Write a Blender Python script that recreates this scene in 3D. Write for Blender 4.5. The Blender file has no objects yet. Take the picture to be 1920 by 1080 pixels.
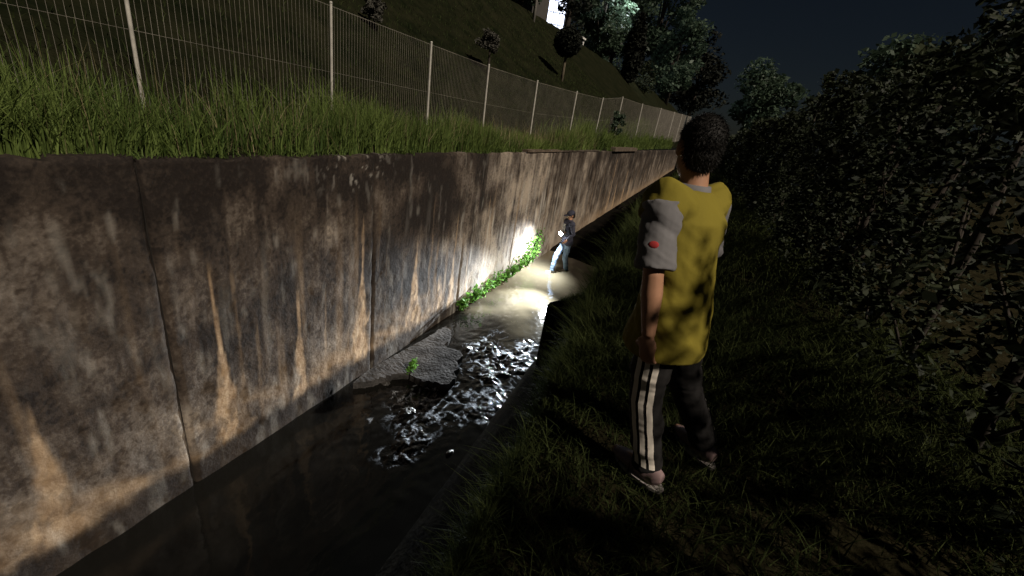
import bpy, bmesh, math, random
import numpy as np
from mathutils import Vector, Matrix
from mathutils.bvhtree import BVHTree

random.seed(7)
RNG = np.random.default_rng(7)
SC = bpy.context.scene
COL = SC.collection
R = math.radians

# ------------------------------------------------------------------ camera
F_PX = 780.0                                # focal length in pixels of the 1920 px wide photograph
CAM = np.array([0.0, 0.0, 3.8])             # eye height above the water of the drain
VPX = (1320.0, 281.0)                       # where the retaining wall vanishes
ROLL = R(9.0)


def _cam_ray(x, y):
    return np.array([x - 960.0, y - 540.0, F_PX])


_fy = _cam_ray(*VPX); _fy /= np.linalg.norm(_fy)
_h2 = _cam_ray(VPX[0] - 500 * math.cos(ROLL), VPX[1] - 500 * math.sin(ROLL))
_up = np.cross(_h2, _fy); _up /= np.linalg.norm(_up)
if _up[1] > 0:
    _up = -_up
_rx = np.cross(_fy, _up); _rx /= np.linalg.norm(_rx)
if _rx[0] < 0:
    _rx = -_rx
MW = np.array([_rx, _fy, _up])              # image axes -> world axes


def ray(x, y):
    return MW @ _cam_ray(x, y)


def on_x(px, py, X):
    r = ray(px, py); return CAM + r * (X / r[0])


def on_z(px, py, z):
    r = ray(px, py); return CAM + r * ((z - CAM[2]) / r[2])


def on_y(px, py, Y):
    r = ray(px, py); return CAM + r * (Y / r[1])


cd = bpy.data.cameras.new('camera')
cam = bpy.data.objects.new('camera', cd)
COL.objects.link(cam)
cr = Vector(MW @ np.array([1.0, 0, 0])); cu = Vector(MW @ np.array([0, -1.0, 0])); cb = -Vector(MW @ np.array([0, 0, 1.0]))
m3 = Matrix((cr, cu, cb)).transposed().to_4x4()
cam.matrix_world = Matrix.Translation(Vector(CAM)) @ m3
cd.sensor_width = 36.0
cd.lens = 36.0 * F_PX / 1920.0
cd.clip_start = 0.05
cd.clip_end = 3000
SC.camera = cam

# ------------------------------------------------------------------ light
SUN_DIR = Vector((-1.0, 0.45, -1.02)).normalized()
sky_elev = math.asin(-SUN_DIR.z)
w = bpy.data.worlds.new('World'); SC.world = w; w.use_nodes = True
nt = w.node_tree; nt.nodes.clear()
st = nt.nodes.new('ShaderNodeTexSky'); st.sky_type = 'NISHITA'; st.sun_disc = False
st.sun_elevation = sky_elev
st.sun_rotation = math.atan2(-SUN_DIR.x, -SUN_DIR.y)
bg = nt.nodes.new('ShaderNodeBackground'); bg.inputs['Strength'].default_value = 0.0028
wo = nt.nodes.new('ShaderNodeOutputWorld')
nt.links.new(st.outputs[0], bg.inputs[0]); nt.links.new(bg.outputs[0], wo.inputs[0])
sl = bpy.data.lights.new('sun', 'SUN'); sl.energy = 3.4; sl.angle = R(1.2); sl.color = (1.0, 0.88, 0.73)
so = bpy.data.objects.new('sun', sl); COL.objects.link(so)
so.rotation_euler = SUN_DIR.to_track_quat('-Z', 'Y').to_euler()
SC.view_settings.view_transform = 'Standard'
SC.view_settings.look = 'None'
SC.view_settings.gamma = 1.0
SC.view_settings.exposure = 0.0
SC.view_settings.use_curve_mapping = False
SC.render.engine = 'CYCLES'
SC.cycles.use_denoising = True
SC.cycles.max_bounces = 6
SC.cycles.sample_clamp_indirect = 3.0

# ------------------------------------------------------------------ numpy noise


def _hash(ix, iy, s):
    h = (ix.astype(np.int64) * 374761393 + iy.astype(np.int64) * 668265263 + s * 974711) & 0x7fffffff
    h = ((h ^ (h >> 13)) * 1274126177) & 0x7fffffff
    return ((h ^ (h >> 16)) & 0xffff) / 65535.0


def vnoise(x, y, s=0):
    x = np.asarray(x, float); y = np.asarray(y, float)
    ix = np.floor(x); iy = np.floor(y); fx = x - ix; fy = y - iy
    fx = fx * fx * (3 - 2 * fx); fy = fy * fy * (3 - 2 * fy)
    a = _hash(ix, iy, s); b = _hash(ix + 1, iy, s); c = _hash(ix, iy + 1, s); d = _hash(ix + 1, iy + 1, s)
    return (a * (1 - fx) + b * fx) * (1 - fy) + (c * (1 - fx) + d * fx) * fy


def fbm(x, y, s=0, o=4):
    t = 0.0; a = 0.5; n = 0.0
    for k in range(o):
        t = t + a * vnoise(x, y, s + k * 17); n += a
        x = np.asarray(x) * 2.03; y = np.asarray(y) * 2.03; a *= 0.5
    return t / n


def sstep(a, b, x):
    t = np.clip((np.asarray(x, float) - a) / (b - a), 0, 1); return t * t * (3 - 2 * t)

# ------------------------------------------------------------------ mesh helpers


def mesh_obj(name, v, f, mat, parent=None, smooth=False, attrs=None):
    me = bpy.data.meshes.new(name)
    v = np.asarray(v, dtype=np.float32)
    if isinstance(f, np.ndarray):
        k = f.shape[1]; n = f.shape[0]
        me.vertices.add(len(v)); me.vertices.foreach_set('co', v.ravel())
        me.loops.add(n * k); me.loops.foreach_set('vertex_index', f.astype(np.int32).ravel())
        me.polygons.add(n)
        me.polygons.foreach_set('loop_start', np.arange(0, n * k, k, dtype=np.int32))
        me.update(calc_edges=True); me.validate()
    else:
        me.from_pydata([tuple(map(float, p)) for p in v], [], [tuple(int(i) for i in q) for q in f]); me.update()
    if smooth:
        me.polygons.foreach_set('use_smooth', np.ones(len(me.polygons), dtype=bool))
    for an, arr in (attrs or {}).items():
        a = me.attributes.new(an, 'FLOAT', 'POINT'); a.data.foreach_set('value', np.asarray(arr, dtype=np.float32))
    if mat is not None:
        me.materials.append(mat)
    o = bpy.data.objects.new(name, me); COL.objects.link(o)
    if parent is not None:
        o.parent = parent
    return o


def thing(name, label, cat, loc=(0, 0, 0), group=None):
    o = bpy.data.objects.new(name, None); COL.objects.link(o); o.location = tuple(float(c) for c in loc)
    o.empty_display_size = 0.2
    o['label'] = label; o['category'] = cat
    if group: o['group'] = group
    return o


def tag(o, label=None, cat=None, group=None, kind=None):
    if label: o['label'] = label
    if cat: o['category'] = cat
    if group: o['group'] = group
    if kind: o['kind'] = kind
    return o


class MB:
    """collects geometry for one mesh object, in world space; build() moves it under the parent's origin"""

    def __init__(s):
        s.v = []; s.f = []

    def add(s, v, f):
        n = len(s.v); s.v += [tuple(map(float, p)) for p in v]; s.f += [tuple(i + n for i in q) for q in f]

    def box(s, lo, hi):
        x0, y0, z0 = lo; x1, y1, z1 = hi
        s.add([(x0, y0, z0), (x1, y0, z0), (x1, y1, z0), (x0, y1, z0), (x0, y0, z1), (x1, y0, z1), (x1, y1, z1), (x0, y1, z1)],
              [(0, 3, 2, 1), (4, 5, 6, 7), (0, 1, 5, 4), (1, 2, 6, 5), (2, 3, 7, 6), (3, 0, 4, 7)])

    def tube(s, pts, rad, n=8, ell=None):
        P = [Vector(p) for p in pts]; k0 = None; rings = []
        for i, p in enumerate(P):
            d = (P[min(i + 1, len(P) - 1)] - P[max(i - 1, 0)]).normalized()
            if k0 is None:
                k0 = d.orthogonal().normalized()
            k0 = (k0 - d * k0.dot(d)).normalized(); k1 = d.cross(k0)
            rings.append([p + (k0 * math.cos(t) + k1 * math.sin(t)) * rad[i] for t in [2 * math.pi * j / n for j in range(n)]])
        v = [q for r in rings for q in r]; f = []
        for i in range(len(P) - 1):
            for j in range(n):
                a = i * n + j; b = i * n + (j + 1) % n
                f.append((a, b, b + n, a + n))
        f.append(tuple(range(n - 1, -1, -1))); m = (len(P) - 1) * n; f.append(tuple(range(m, m + n)))
        s.add(v, f)

    def loft(s, rings, n=20):
        """rings: (centre, vecA, vecB)"""
        v = []; f = []
        for c, A, B in rings:
            c = Vector(c); A = Vector(A); B = Vector(B)
            for j in range(n):
                t = 2 * math.pi * j / n; v.append(c + A * math.cos(t) + B * math.sin(t))
        for i in range(len(rings) - 1):
            for j in range(n):
                a = i * n + j; b = i * n + (j + 1) % n; f.append((a, b, b + n, a + n))
        f.append(tuple(range(n - 1, -1, -1))); m = (len(rings) - 1) * n; f.append(tuple(range(m, m + n)))
        s.add(v, f)

    def ball(s, c, A, B, C, nu=16, nv=10):
        c = Vector(c); A = Vector(A); B = Vector(B); C = Vector(C); v = [c - C]; f = []
        for i in range(1, nv):
            ph = math.pi * i / nv - math.pi / 2
            for j in range(nu):
                t = 2 * math.pi * j / nu
                v.append(c + (A * math.cos(t) + B * math.sin(t)) * math.cos(ph) + C * math.sin(ph))
        v.append(c + C); L = len(v) - 1
        for j in range(nu):
            f.append((0, 1 + (j + 1) % nu, 1 + j)); f.append((L, L - nu + j, L - nu + (j + 1) % nu))
        for i in range(nv - 2):
            for j in range(nu):
                a = 1 + i * nu + j; b = 1 + i * nu + (j + 1) % nu; f.append((a, b, b + nu, a + nu))
        s.add(v, f)

    def build(s, name, mat, parent=None, smooth=False):
        off = np.array(parent_world(parent)) if parent is not None else np.zeros(3)
        return mesh_obj(name, np.array(s.v) - off, s.f, mat, parent, smooth)


def parent_world(p):
    x = Vector((0, 0, 0))
    while p is not None:
        x = x + p.location; p = p.parent
    return x


def grid(nu, nv):
    i = np.arange(nu - 1)[:, None] * nv + np.arange(nv - 1)[None, :]
    i = i.ravel()
    return np.stack([i, i + nv, i + nv + 1, i + 1], 1)

# ------------------------------------------------------------------ materials


def mat_new(name):
    m = bpy.data.materials.new(name); m.use_nodes = True
    return m, m.node_tree, m.node_tree.nodes['Principled BSDF']


def simple_mat(name, col, rough=0.8, var=0.25, scale=8.0, bump=0.0, spec=0.3, metal=0.0):
    m, t, b = mat_new(name)
    tc = t.nodes.new('ShaderNodeTexCoord'); no = t.nodes.new('ShaderNodeTexNoise')
    no.inputs['Scale'].default_value = scale; no.inputs['Detail'].default_value = 6
    t.links.new(tc.outputs['Object'], no.inputs['Vector'])
    mr = t.nodes.new('ShaderNodeMapRange'); mr.inputs['From Min'].default_value = 0.3; mr.inputs['From Max'].default_value = 0.7
    mr.inputs['To Min'].default_value = 1 - var; mr.inputs['To Max'].default_value = 1 + var
    t.links.new(no.outputs['Fac'], mr.inputs['Value'])
    hs = t.nodes.new('ShaderNodeHueSaturation'); hs.inputs['Color'].default_value = (*col, 1)
    t.links.new(mr.outputs[0], hs.inputs['Value']); t.links.new(hs.outputs[0], b.inputs['Base Color'])
    b.inputs['Roughness'].default_value = rough; b.inputs['Specular IOR Level'].default_value = spec
    b.inputs['Metallic'].default_value = metal
    if bump:
        bn = t.nodes.new('ShaderNodeBump'); bn.inputs['Strength'].default_value = bump; bn.inputs['Distance'].default_value = 0.02
        t.links.new(no.outputs['Fac'], bn.inputs['Height']); t.links.new(bn.outputs[0], b.inputs['Normal'])
    return m


def leaf_mat(name, c1, c2, rough=0.6, trans=0.25, spec=0.2):
    m, t, b = mat_new(name)
    at = t.nodes.new('ShaderNodeAttribute'); at.attribute_name = 'tone'
    mx = t.nodes.new('ShaderNodeMix'); mx.data_type = 'RGBA'
    mx.inputs['A'].default_value = (*c1, 1); mx.inputs['B'].default_value = (*c2, 1)
    t.links.new(at.outputs['Fac'], mx.inputs['Factor']); t.links.new(mx.outputs['Result'], b.inputs['Base Color'])
    b.inputs['Roughness'].default_value = rough; b.inputs['Specular IOR Level'].default_value = spec
    tr = t.nodes.new('ShaderNodeBsdfTranslucent'); t.links.new(mx.outputs['Result'], tr.inputs['Color'])
    ms = t.nodes.new('ShaderNodeMixShader'); ms.inputs[0].default_value = trans
    out = t.nodes['Material Output']
    t.links.new(b.outputs[0], ms.inputs[1]); t.links.new(tr.outputs[0], ms.inputs[2]); t.links.new(ms.outputs[0], out.inputs['Surface'])
    return m


def emit_mat(name, col, s):
    m, t, b = mat_new(name)
    b.inputs['Base Color'].default_value = (*col, 1)
    b.inputs['Emission Color'].default_value = (*col, 1); b.inputs['Emission Strength'].default_value = s
    return m


def wall_mat():
    m, t, b = mat_new('stained_concrete')
    L = t.links.new; N = t.nodes.new
    tc = N('ShaderNodeTexCoord')

    def noise(scale, detail, mp):
        a = N('ShaderNodeMapping'); a.inputs['Scale'].default_value = mp
        n = N('ShaderNodeTexNoise'); n.inputs['Scale'].default_value = scale; n.inputs['Detail'].default_value = detail
        n.inputs['Roughness'].default_value = 0.65
        L(tc.outputs['Object'], a.inputs[0]); L(a.outputs[0], n.inputs['Vector']); return n
    base = N('ShaderNodeAttribute'); base.attribute_name = 'tone'
    tan = N('ShaderNodeAttribute'); tan.attribute_name = 'tan'
    pale = N('ShaderNodeAttribute'); pale.attribute_name = 'pale'
    rp = N('ShaderNodeValToRGB')
    el = rp.color_ramp.elements
    el[0].position = 0.0; el[0].color = (0.014, 0.010, 0.008, 1)
    el[1].position = 1.0; el[1].color = (0.36, 0.30, 0.235, 1)
    e = el.new(0.30); e.color = (0.050, 0.037, 0.028, 1)
    e = el.new(0.58); e.color = (0.130, 0.106, 0.086, 1)
    fine = noise(30, 9, (1, 1, 0.85))
    ad = N('ShaderNodeMath'); ad.operation = 'MULTIPLY_ADD'; ad.inputs[1].default_value = 0.7
    sb = N('ShaderNodeMath'); sb.operation = 'SUBTRACT'; sb.inputs[1].default_value = 0.5
    L(fine.outputs['Fac'], sb.inputs[0]); L(sb.outputs[0], ad.inputs[0]); L(base.outputs['Fac'], ad.inputs[2])
    L(ad.outputs[0], rp.inputs[0])
    mot = noise(9, 7, (1, 1, 0.7))
    tr = N('ShaderNodeValToRGB'); te = tr.color_ramp.elements
    te[0].position = 0.3; te[0].color = (0.20, 0.125, 0.070, 1); te[1].position = 0.7; te[1].color = (0.50, 0.36, 0.225, 1)
    L(mot.outputs['Fac'], tr.inputs[0])
    mx = N('ShaderNodeMix'); mx.data_type = 'RGBA'
    L(tan.outputs['Fac'], mx.inputs['Factor']); L(rp.outputs[0], mx.inputs['A']); L(tr.outputs[0], mx.inputs['B'])
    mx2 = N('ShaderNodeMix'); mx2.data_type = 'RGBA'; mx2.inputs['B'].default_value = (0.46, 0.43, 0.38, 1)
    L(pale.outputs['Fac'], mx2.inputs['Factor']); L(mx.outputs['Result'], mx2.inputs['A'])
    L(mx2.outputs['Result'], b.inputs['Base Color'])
    b.inputs['Roughness'].default_value = 0.85; b.inputs['Specular IOR Level'].default_value = 0.25
    bp = N('ShaderNodeBump'); bp.inputs['Strength'].default_value = 0.5; bp.inputs['Distance'].default_value = 0.02
    L(fine.outputs['Fac'], bp.inputs['Height']); L(bp.outputs[0], b.inputs['Normal'])
    return m


def water_mat():
    m, t, b = mat_new('murky_water')
    L = t.links.new; N = t.nodes.new
    b.inputs['Roughness'].default_value = 0.05; b.inputs['IOR'].default_value = 1.33
    b.inputs['Specular IOR Level'].default_value = 0.5
    tc = N('ShaderNodeTexCoord'); a = N('ShaderNodeMapping'); a.inputs['Scale'].default_value = (1.0, 0.6, 1)
    n = N('ShaderNodeTexNoise'); n.inputs['Scale'].default_value = 7; n.inputs['Detail'].default_value = 4
    L(tc.outputs['Object'], a.inputs[0]); L(a.outputs[0], n.inputs['Vector'])
    bp = N('ShaderNodeBump'); bp.inputs['Strength'].default_value = 0.05; bp.inputs['Distance'].default_value = 0.05
    L(n.outputs['Fac'], bp.inputs['Height'])
    # broken, sparkling surface where the flow is rough
    rf = N('ShaderNodeAttribute'); rf.attribute_name = 'riff'
    n2 = N('ShaderNodeTexNoise'); n2.inputs['Scale'].default_value = 34; n2.inputs['Detail'].default_value = 3
    L(tc.outputs['Object'], n2.inputs['Vector'])
    b2 = N('ShaderNodeBump'); b2.inputs['Distance'].default_value = 0.010
    L(rf.outputs['Fac'], b2.inputs['Strength']); L(n2.outputs['Fac'], b2.inputs['Height']); L(bp.outputs[0], b2.inputs['Normal'])
    L(b2.outputs[0], b.inputs['Normal'])
    n3 = N('ShaderNodeTexNoise'); n3.inputs['Scale'].default_value = 45; n3.inputs['Detail'].default_value = 8; n3.inputs['Roughness'].default_value = 0.7
    L(tc.outputs['Object'], n3.inputs['Vector'])
    fm = N('ShaderNodeMapRange'); fm.inputs['From Min'].default_value = 0.40; fm.inputs['From Max'].default_value = 0.56; fm.clamp = True
    L(n3.outputs['Fac'], fm.inputs['Value'])
    fx = N('ShaderNodeMath'); fx.operation = 'MULTIPLY'; fx.use_clamp = True; fo = N('ShaderNodeAttribute'); fo.attribute_name = 'foam_glint'; L(fm.outputs[0], fx.inputs[0]); L(fo.outputs['Fac'], fx.inputs[1])
    mc = N('ShaderNodeMix'); mc.data_type = 'RGBA'; mc.inputs['A'].default_value = (0.010, 0.009, 0.007, 1); mc.inputs['B'].default_value = (0.50, 0.53, 0.58, 1)
    sa = N('ShaderNodeAttribute'); sa.attribute_name = 'torch_pool'      # torchlit pool put into the colour as paler water
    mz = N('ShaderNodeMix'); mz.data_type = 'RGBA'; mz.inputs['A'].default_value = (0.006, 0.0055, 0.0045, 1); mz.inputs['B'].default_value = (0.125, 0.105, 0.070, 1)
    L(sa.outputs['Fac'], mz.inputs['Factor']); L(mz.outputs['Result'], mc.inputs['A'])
    L(fx.outputs[0], mc.inputs['Factor']); L(mc.outputs['Result'], b.inputs['Base Color'])
    return m


def ground_mat(name, c1, c2, scale=1.5, rough=0.95, bump=0.6, spec=0.0):
    m, t, b = mat_new(name)
    L = t.links.new; N = t.nodes.new
    tc = N('ShaderNodeTexCoord')
    n = N('ShaderNodeTexNoise'); n.inputs['Scale'].default_value = scale; n.inputs['Detail'].default_value = 9; n.inputs['Roughness'].default_value = 0.7
    L(tc.outputs['Object'], n.inputs['Vector'])
    r = N('ShaderNodeValToRGB'); r.color_ramp.elements[0].position = 0.35; r.color_ramp.elements[1].position = 0.65
    r.color_ramp.elements[0].color = (*c1, 1); r.color_ramp.elements[1].color = (*c2, 1)
    L(n.outputs['Fac'], r.inputs[0]); L(r.outputs[0], b.inputs['Base Color'])
    n2 = N('ShaderNodeTexNoise'); n2.inputs['Scale'].default_value = 22; n2.inputs['Detail'].default_value = 6
    L(tc.outputs['Object'], n2.inputs['Vector'])
    bp = N('ShaderNodeBump'); bp.inputs['Strength'].default_value = bump; bp.inputs['Distance'].default_value = 0.05
    L(n2.outputs['Fac'], bp.inputs['Height']); L(bp.outputs[0], b.inputs['Normal'])
    b.inputs['Roughness'].default_value = rough; b.inputs['Specular IOR Level'].default_value = spec
    return m


M = {
    'wall': wall_mat(),
    'joint': simple_mat('joint_filler', (0.012, 0.010, 0.008), 0.95),
    'water': water_mat(),
    'hill': ground_mat('hill_grass', (0.006, 0.008, 0.004), (0.017, 0.017, 0.009), 1.1),
    'bank': ground_mat('bank_soil', (0.012, 0.011, 0.006), (0.030, 0.026, 0.014), 3.0),
    'mud_shade': ground_mat('mud_and_shade', (0.004, 0.004, 0.004), (0.012, 0.010, 0.008), 2.0, 0.7, 0.4),
    'lining': ground_mat('damp_concrete', (0.004, 0.004, 0.004), (0.012, 0.011, 0.009), 2.5, 0.85, 0.4),
    'slab': ground_mat('broken_slab', (0.030, 0.028, 0.027), (0.080, 0.075, 0.072), 3.2, 0.75, 0.5),
    'stone': ground_mat('wet_stone', (0.02, 0.018, 0.016), (0.06, 0.055, 0.05), 8.0, 0.35, 0.5, 0.5),
    'post': simple_mat('galvanised_post', (0.40, 0.38, 0.34), 0.5, 0.2, 15, 0.05),
    'wire': simple_mat('fence_wire', (0.22, 0.20, 0.17), 0.6, 0.3, 3),
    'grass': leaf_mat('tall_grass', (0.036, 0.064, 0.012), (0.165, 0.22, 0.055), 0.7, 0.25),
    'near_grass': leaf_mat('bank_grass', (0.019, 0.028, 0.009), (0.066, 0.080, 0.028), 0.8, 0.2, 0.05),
    'dry': leaf_mat('dry_stalk', (0.10, 0.085, 0.04), (0.26, 0.22, 0.12), 0.8, 0.15),
    'weed': leaf_mat('weed_leaf', (0.035, 0.085, 0.014), (0.12, 0.26, 0.045), 0.75, 0.3, 0.05),
    'bark': simple_mat('bark', (0.035, 0.028, 0.022), 0.95, 0.4, 6, 0.4),
    'pale_bark': simple_mat('pale_bark', (0.12, 0.10, 0.07), 0.95, 0.4, 6, 0.4),
    'leaf_dark': leaf_mat('dark_leaf', (0.004, 0.006, 0.004), (0.014, 0.016, 0.010), 0.8, 0.05),
    'leaf_mid': leaf_mat('tree_leaf', (0.020, 0.036, 0.022), (0.075, 0.11, 0.072), 0.5, 0.25),
    'leaf_pale': leaf_mat('pale_leaf', (0.045, 0.044, 0.036), (0.105, 0.10, 0.085), 0.8, 0.1),
    'hedge': leaf_mat('hedge_leaf', (0.008, 0.013, 0.006), (0.034, 0.042, 0.018), 0.65, 0.10),
    'core': simple_mat('hedge_core', (0.006, 0.008, 0.005), 1.0),
    'concrete_pole': simple_mat('pole_concrete', (0.30, 0.28, 0.25), 0.9, 0.2, 4),
    'house': simple_mat('house_render', (0.07, 0.065, 0.06), 0.9, 0.1, 2, 0.1),
    'roof': simple_mat('roof_sheet', (0.10, 0.09, 0.085), 0.7, 0.2, 3),
    'trim': simple_mat('white_trim', (0.70, 0.68, 0.66), 0.7, 0.1, 3),
    'frame': simple_mat('window_frame', (0.05, 0.05, 0.06), 0.6, 0.1, 3),
    'lit': emit_mat('lit_window', (0.72, 0.80, 1.0), 3.0),
    'bulb': emit_mat('lamp_globe', (0.85, 0.95, 1.0), 6.0),
    'lens': emit_mat('torch_lens', (0.92, 0.96, 1.0), 150.0),
    'metal': simple_mat('dark_metal', (0.03, 0.03, 0.035), 0.5, 0.2, 20),
    'skin': simple_mat('skin', (0.36, 0.19, 0.115), 0.55, 0.12, 14, 0.05),
    'hair': simple_mat('hair', (0.009, 0.008, 0.007), 0.55, 0.3, 160, 0.35, 0.2),
    'yellow': simple_mat('yellow_cloth', (0.185, 0.150, 0.016), 0.9, 0.06, 9, 0.35),
    'grey_cloth': simple_mat('grey_cloth', (0.15, 0.145, 0.15), 0.9, 0.15, 12, 0.2),
    'red_cloth': simple_mat('red_print', (0.33, 0.03, 0.03), 0.8, 0.2, 30),
    'black_cloth': simple_mat('black_cloth', (0.010, 0.009, 0.009), 0.9, 0.3, 9, 0.3),
    'stripe': simple_mat('white_stripe', (0.72, 0.66, 0.58), 0.8, 0.1, 20),
    'shoe': simple_mat('pink_shoe', (0.25, 0.17, 0.17), 0.7, 0.2, 14),
    'sole': simple_mat('shoe_sole', (0.35, 0.32, 0.30), 0.8, 0.2, 14),
    'jeans': simple_mat('blue_jeans', (0.20, 0.28, 0.42), 0.9, 0.2, 10, 0.2),
    'navy': simple_mat('navy_cloth', (0.035, 0.036, 0.055), 0.9, 0.3, 10, 0.2),
    'print': simple_mat('grey_print', (0.25, 0.23, 0.22), 0.9, 0.9, 18),
    'white_shoe': simple_mat('white_shoe', (0.65, 0.63, 0.60), 0.7, 0.1, 10),
    'eye_white': simple_mat('eye_white', (0.6, 0.58, 0.55), 0.3, 0.05),
}

# ------------------------------------------------------------------ terrain functions
WALL_X = -3.7
WALL_T = 3.15
ZF_Y = [-20, 12, 15, 18.5, 22, 28, 38, 80, 150, 400]
ZF_Z = [3.33, 3.33, 3.48, 3.68, 4.05, 4.35, 4.95, 6.5, 9.5, 12.0]


def hill_z(x, y):
    x = np.asarray(x, float); y = np.asarray(y, float)
    zf = np.interp(y, ZF_Y, ZF_Z)
    d = np.clip(-4.5 - x, 0, None)
    rise = 0.45 * np.minimum(d, 9.5) + 0.025 * np.minimum(d, 9.5) ** 2
    top = rise + 0.28 * (1 - np.exp(-np.clip(d - 9.5, 0, None) / 2.0)) * 2.0
    low = np.clip((x + 4.5) / 0.75, 0, 1)          # 0 at fence, 1 at the wall
    base = zf * (1 - low) + 3.12 * low
    bumps = (fbm(x * 0.6, y * 0.6, 5) - 0.5) * 0.25 * np.clip(d, 0, 1)
    return base + np.where(d > 0, top, 0) + bumps


def bank_top(y):
    return np.interp(y, [-5, 0.9, 3, 4.6, 9.5, 30, 80], [-0.36, -0.38, -0.50, -0.64, -0.98, -1.05, -1.05])


def bank_z(x, y):
    return 2.26 + (fbm(np.asarray(x) * 1.7, np.asarray(y) * 1.7, 31) - 0.5) * 0.10 - 0.10 * np.exp(-np.clip(np.asarray(x) - bank_top(y), 0, 9) / 0.10)


def lining_foot(y):
    return np.interp(y, [-5, 2.5, 5, 7.3, 9.9, 11.8, 13.3, 30, 80], [-1.75, -1.78, -1.83, -1.9, -1.85, -2.1, -2.45, -2.5, -2.5])


# hill
xs = np.concatenate([np.arange(-3.84, -16, -0.22), np.arange(-16, -60, -2.0), np.array([-60, -100, -200, -500, -1500.0])])
ys = np.concatenate([[-1200, -300, -80, -30], np.arange(-12, 40, 0.3), np.arange(40, 120, 2.5), [130, 160, 200, 300, 500, 1500]])
X, Y = np.meshgrid(xs, ys, indexing='ij')
Z = hill_z(X, Y)
hill = mesh_obj('hill', np.stack([X, Y, Z], 2).reshape(-1, 3), grid(len(xs), len(ys))[:, ::-1], M['hill'], smooth=True)
tag(hill, kind='structure')
# right bank
us = np.concatenate([np.arange(0, 3.2, 0.08), np.array([3.6, 4.5, 6, 9, 15, 30, 80, 300, 1500.0])])
ysb = np.concatenate([[-1200, -300, -60, -20, -6], np.arange(-3, 14, 0.1), np.arange(14, 60, 1.0), [65, 80, 120, 300, 1500]])
U, Y = np.meshgrid(us, ysb, indexing='ij')
X = bank_top(Y) + U
Z = bank_z(X, Y) + np.where(U > 4, (U - 4) * 0.03, 0).clip(0, 3)
tag(mesh_obj('bank', np.stack([X, Y, Z], 2).reshape(-1, 3), grid(len(us), len(ysb)), M['bank'], smooth=True), kind='structure')
# sloped lining below the bank
ts = np.linspace(0, 1, 30)
yl = np.concatenate([np.arange(-6, 14, 0.12), np.arange(14, 61, 1.0), [70, 120, 400, 1500]])
T, Y = np.meshgrid(ts, yl, indexing='ij')
X = bank_top(Y) * (1 - T) + lining_foot(Y) * T
Z = (bank_z(bank_top(Y), Y) + 0.01) * (1 - T) + (-0.45) * T
bump = (fbm(Y * 1.2, T * 5, 8) - 0.5) * 0.14
X = X + bump * np.sin(T * math.pi); Z = Z + bump * 0.5 * np.sin(T * math.pi)
tag(mesh_obj('channel_lining', np.stack([X, Y, Z], 2).reshape(-1, 3), grid(len(ts), len(yl)), M['lining'], smooth=True), kind='structure')
# bed under the water, and an added dark bed painted for the unlit water upstream
xs = np.linspace(-3.76, -1.2, 14); yb = np.concatenate([[-60, -20, -6], np.arange(-3, 14, 0.3)])
X, Y = np.meshgrid(xs, yb, indexing='ij')
tag(mesh_obj('channel_bed', np.stack([X, Y, -0.3 + 0.05 * fbm(X * 3, Y * 3, 3)], 2).reshape(-1, 3), grid(14, len(yb))[:, ::-1], M['mud_shade'], smooth=True), kind='structure')
xs = np.linspace(-3.78, -1.0, 40); yb = np.concatenate([np.arange(11.7, 24, 0.15), np.arange(24, 62, 1.5), [70, 120, 400, 1500]])
X, Y = np.meshgrid(xs, yb, indexing='ij')
edge = 12.6 + 0.9 * (fbm(X * 1.3, X * 0 + 3.3, 12) - 0.5) - 0.35 * (X + 3.0)
Z = -0.22 + 0.29 * sstep(-0.9, 0.5, Y - edge) + 0.05 * (fbm(X * 3, Y * 2, 9) - 0.5) + 0.08 * np.clip((X + 2.9) / 1.0, 0, 1)
tag(mesh_obj('shade_bed', np.stack([X, Y, Z], 2).reshape(-1, 3), grid(40, len(yb))[:, ::-1], M['mud_shade'], smooth=True), kind='structure')

# ------------------------------------------------------------------ water
xw = np.concatenate([np.arange(-3.78, -1.45, 0.015), [-1.4, -1.2, -1.0]])
yw = np.concatenate([[-60, -20, -8, -4, -2, -1], np.arange(0, 2.6, 0.08), np.arange(2.6, 7.995, 0.015), np.arange(8.01, 13.6, 0.035)])
X, Y = np.meshgrid(xw, yw, indexing='ij')
lev = 0.045 * sstep(4.6, 6.6, Y) - 0.03
wob = (fbm(X * 1.8, Y * 1.8, 41, 2) - 0.5)
# white-water patches where the flow breaks over the slab and along its lip
riff = np.exp(-(((X + 2.25) / 0.62) ** 2)) * sstep(3.0, 4.3, Y + wob * 1.5) * (1 - sstep(6.1, 7.2, Y + wob * 1.6 - (X + 2.2) * 0.5))
riff += 0.6 * np.exp(-(((X + 2.75) / 0.35) ** 2 + ((Y - 3.9) / 0.45) ** 2))
riff = np.clip(riff * (0.35 + 1.3 * sstep(0.42, 0.62, fbm(X * 2.6 + 4, Y * 1.7, 44, 3))), 0, 1.2)
rid = lambda n: 1 - np.abs(2 * n - 1)
w1 = rid(fbm(X * 5.2 + wob * 2, Y * 4.0, 51, 2)) ** 2
w2 = vnoise(X * 17, Y * 16 + wob * 6, 52)
w3 = vnoise(X * 36, Y * 38, 53)
dz = riff * (0.028 * (w1 - 0.3) + 0.022 * (w2 - 0.5) + 0.011 * (w3 - 0.5))
dz += 0.006 * (fbm(X * 5, Y * 3.5, 54, 2) - 0.5) + (0.0025 + 0.004 * np.exp(-((Y - 4.8) / 2.2) ** 2)) * (vnoise(X * 14, Y * 10, 55) - 0.5)
Z = lev + dz
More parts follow.
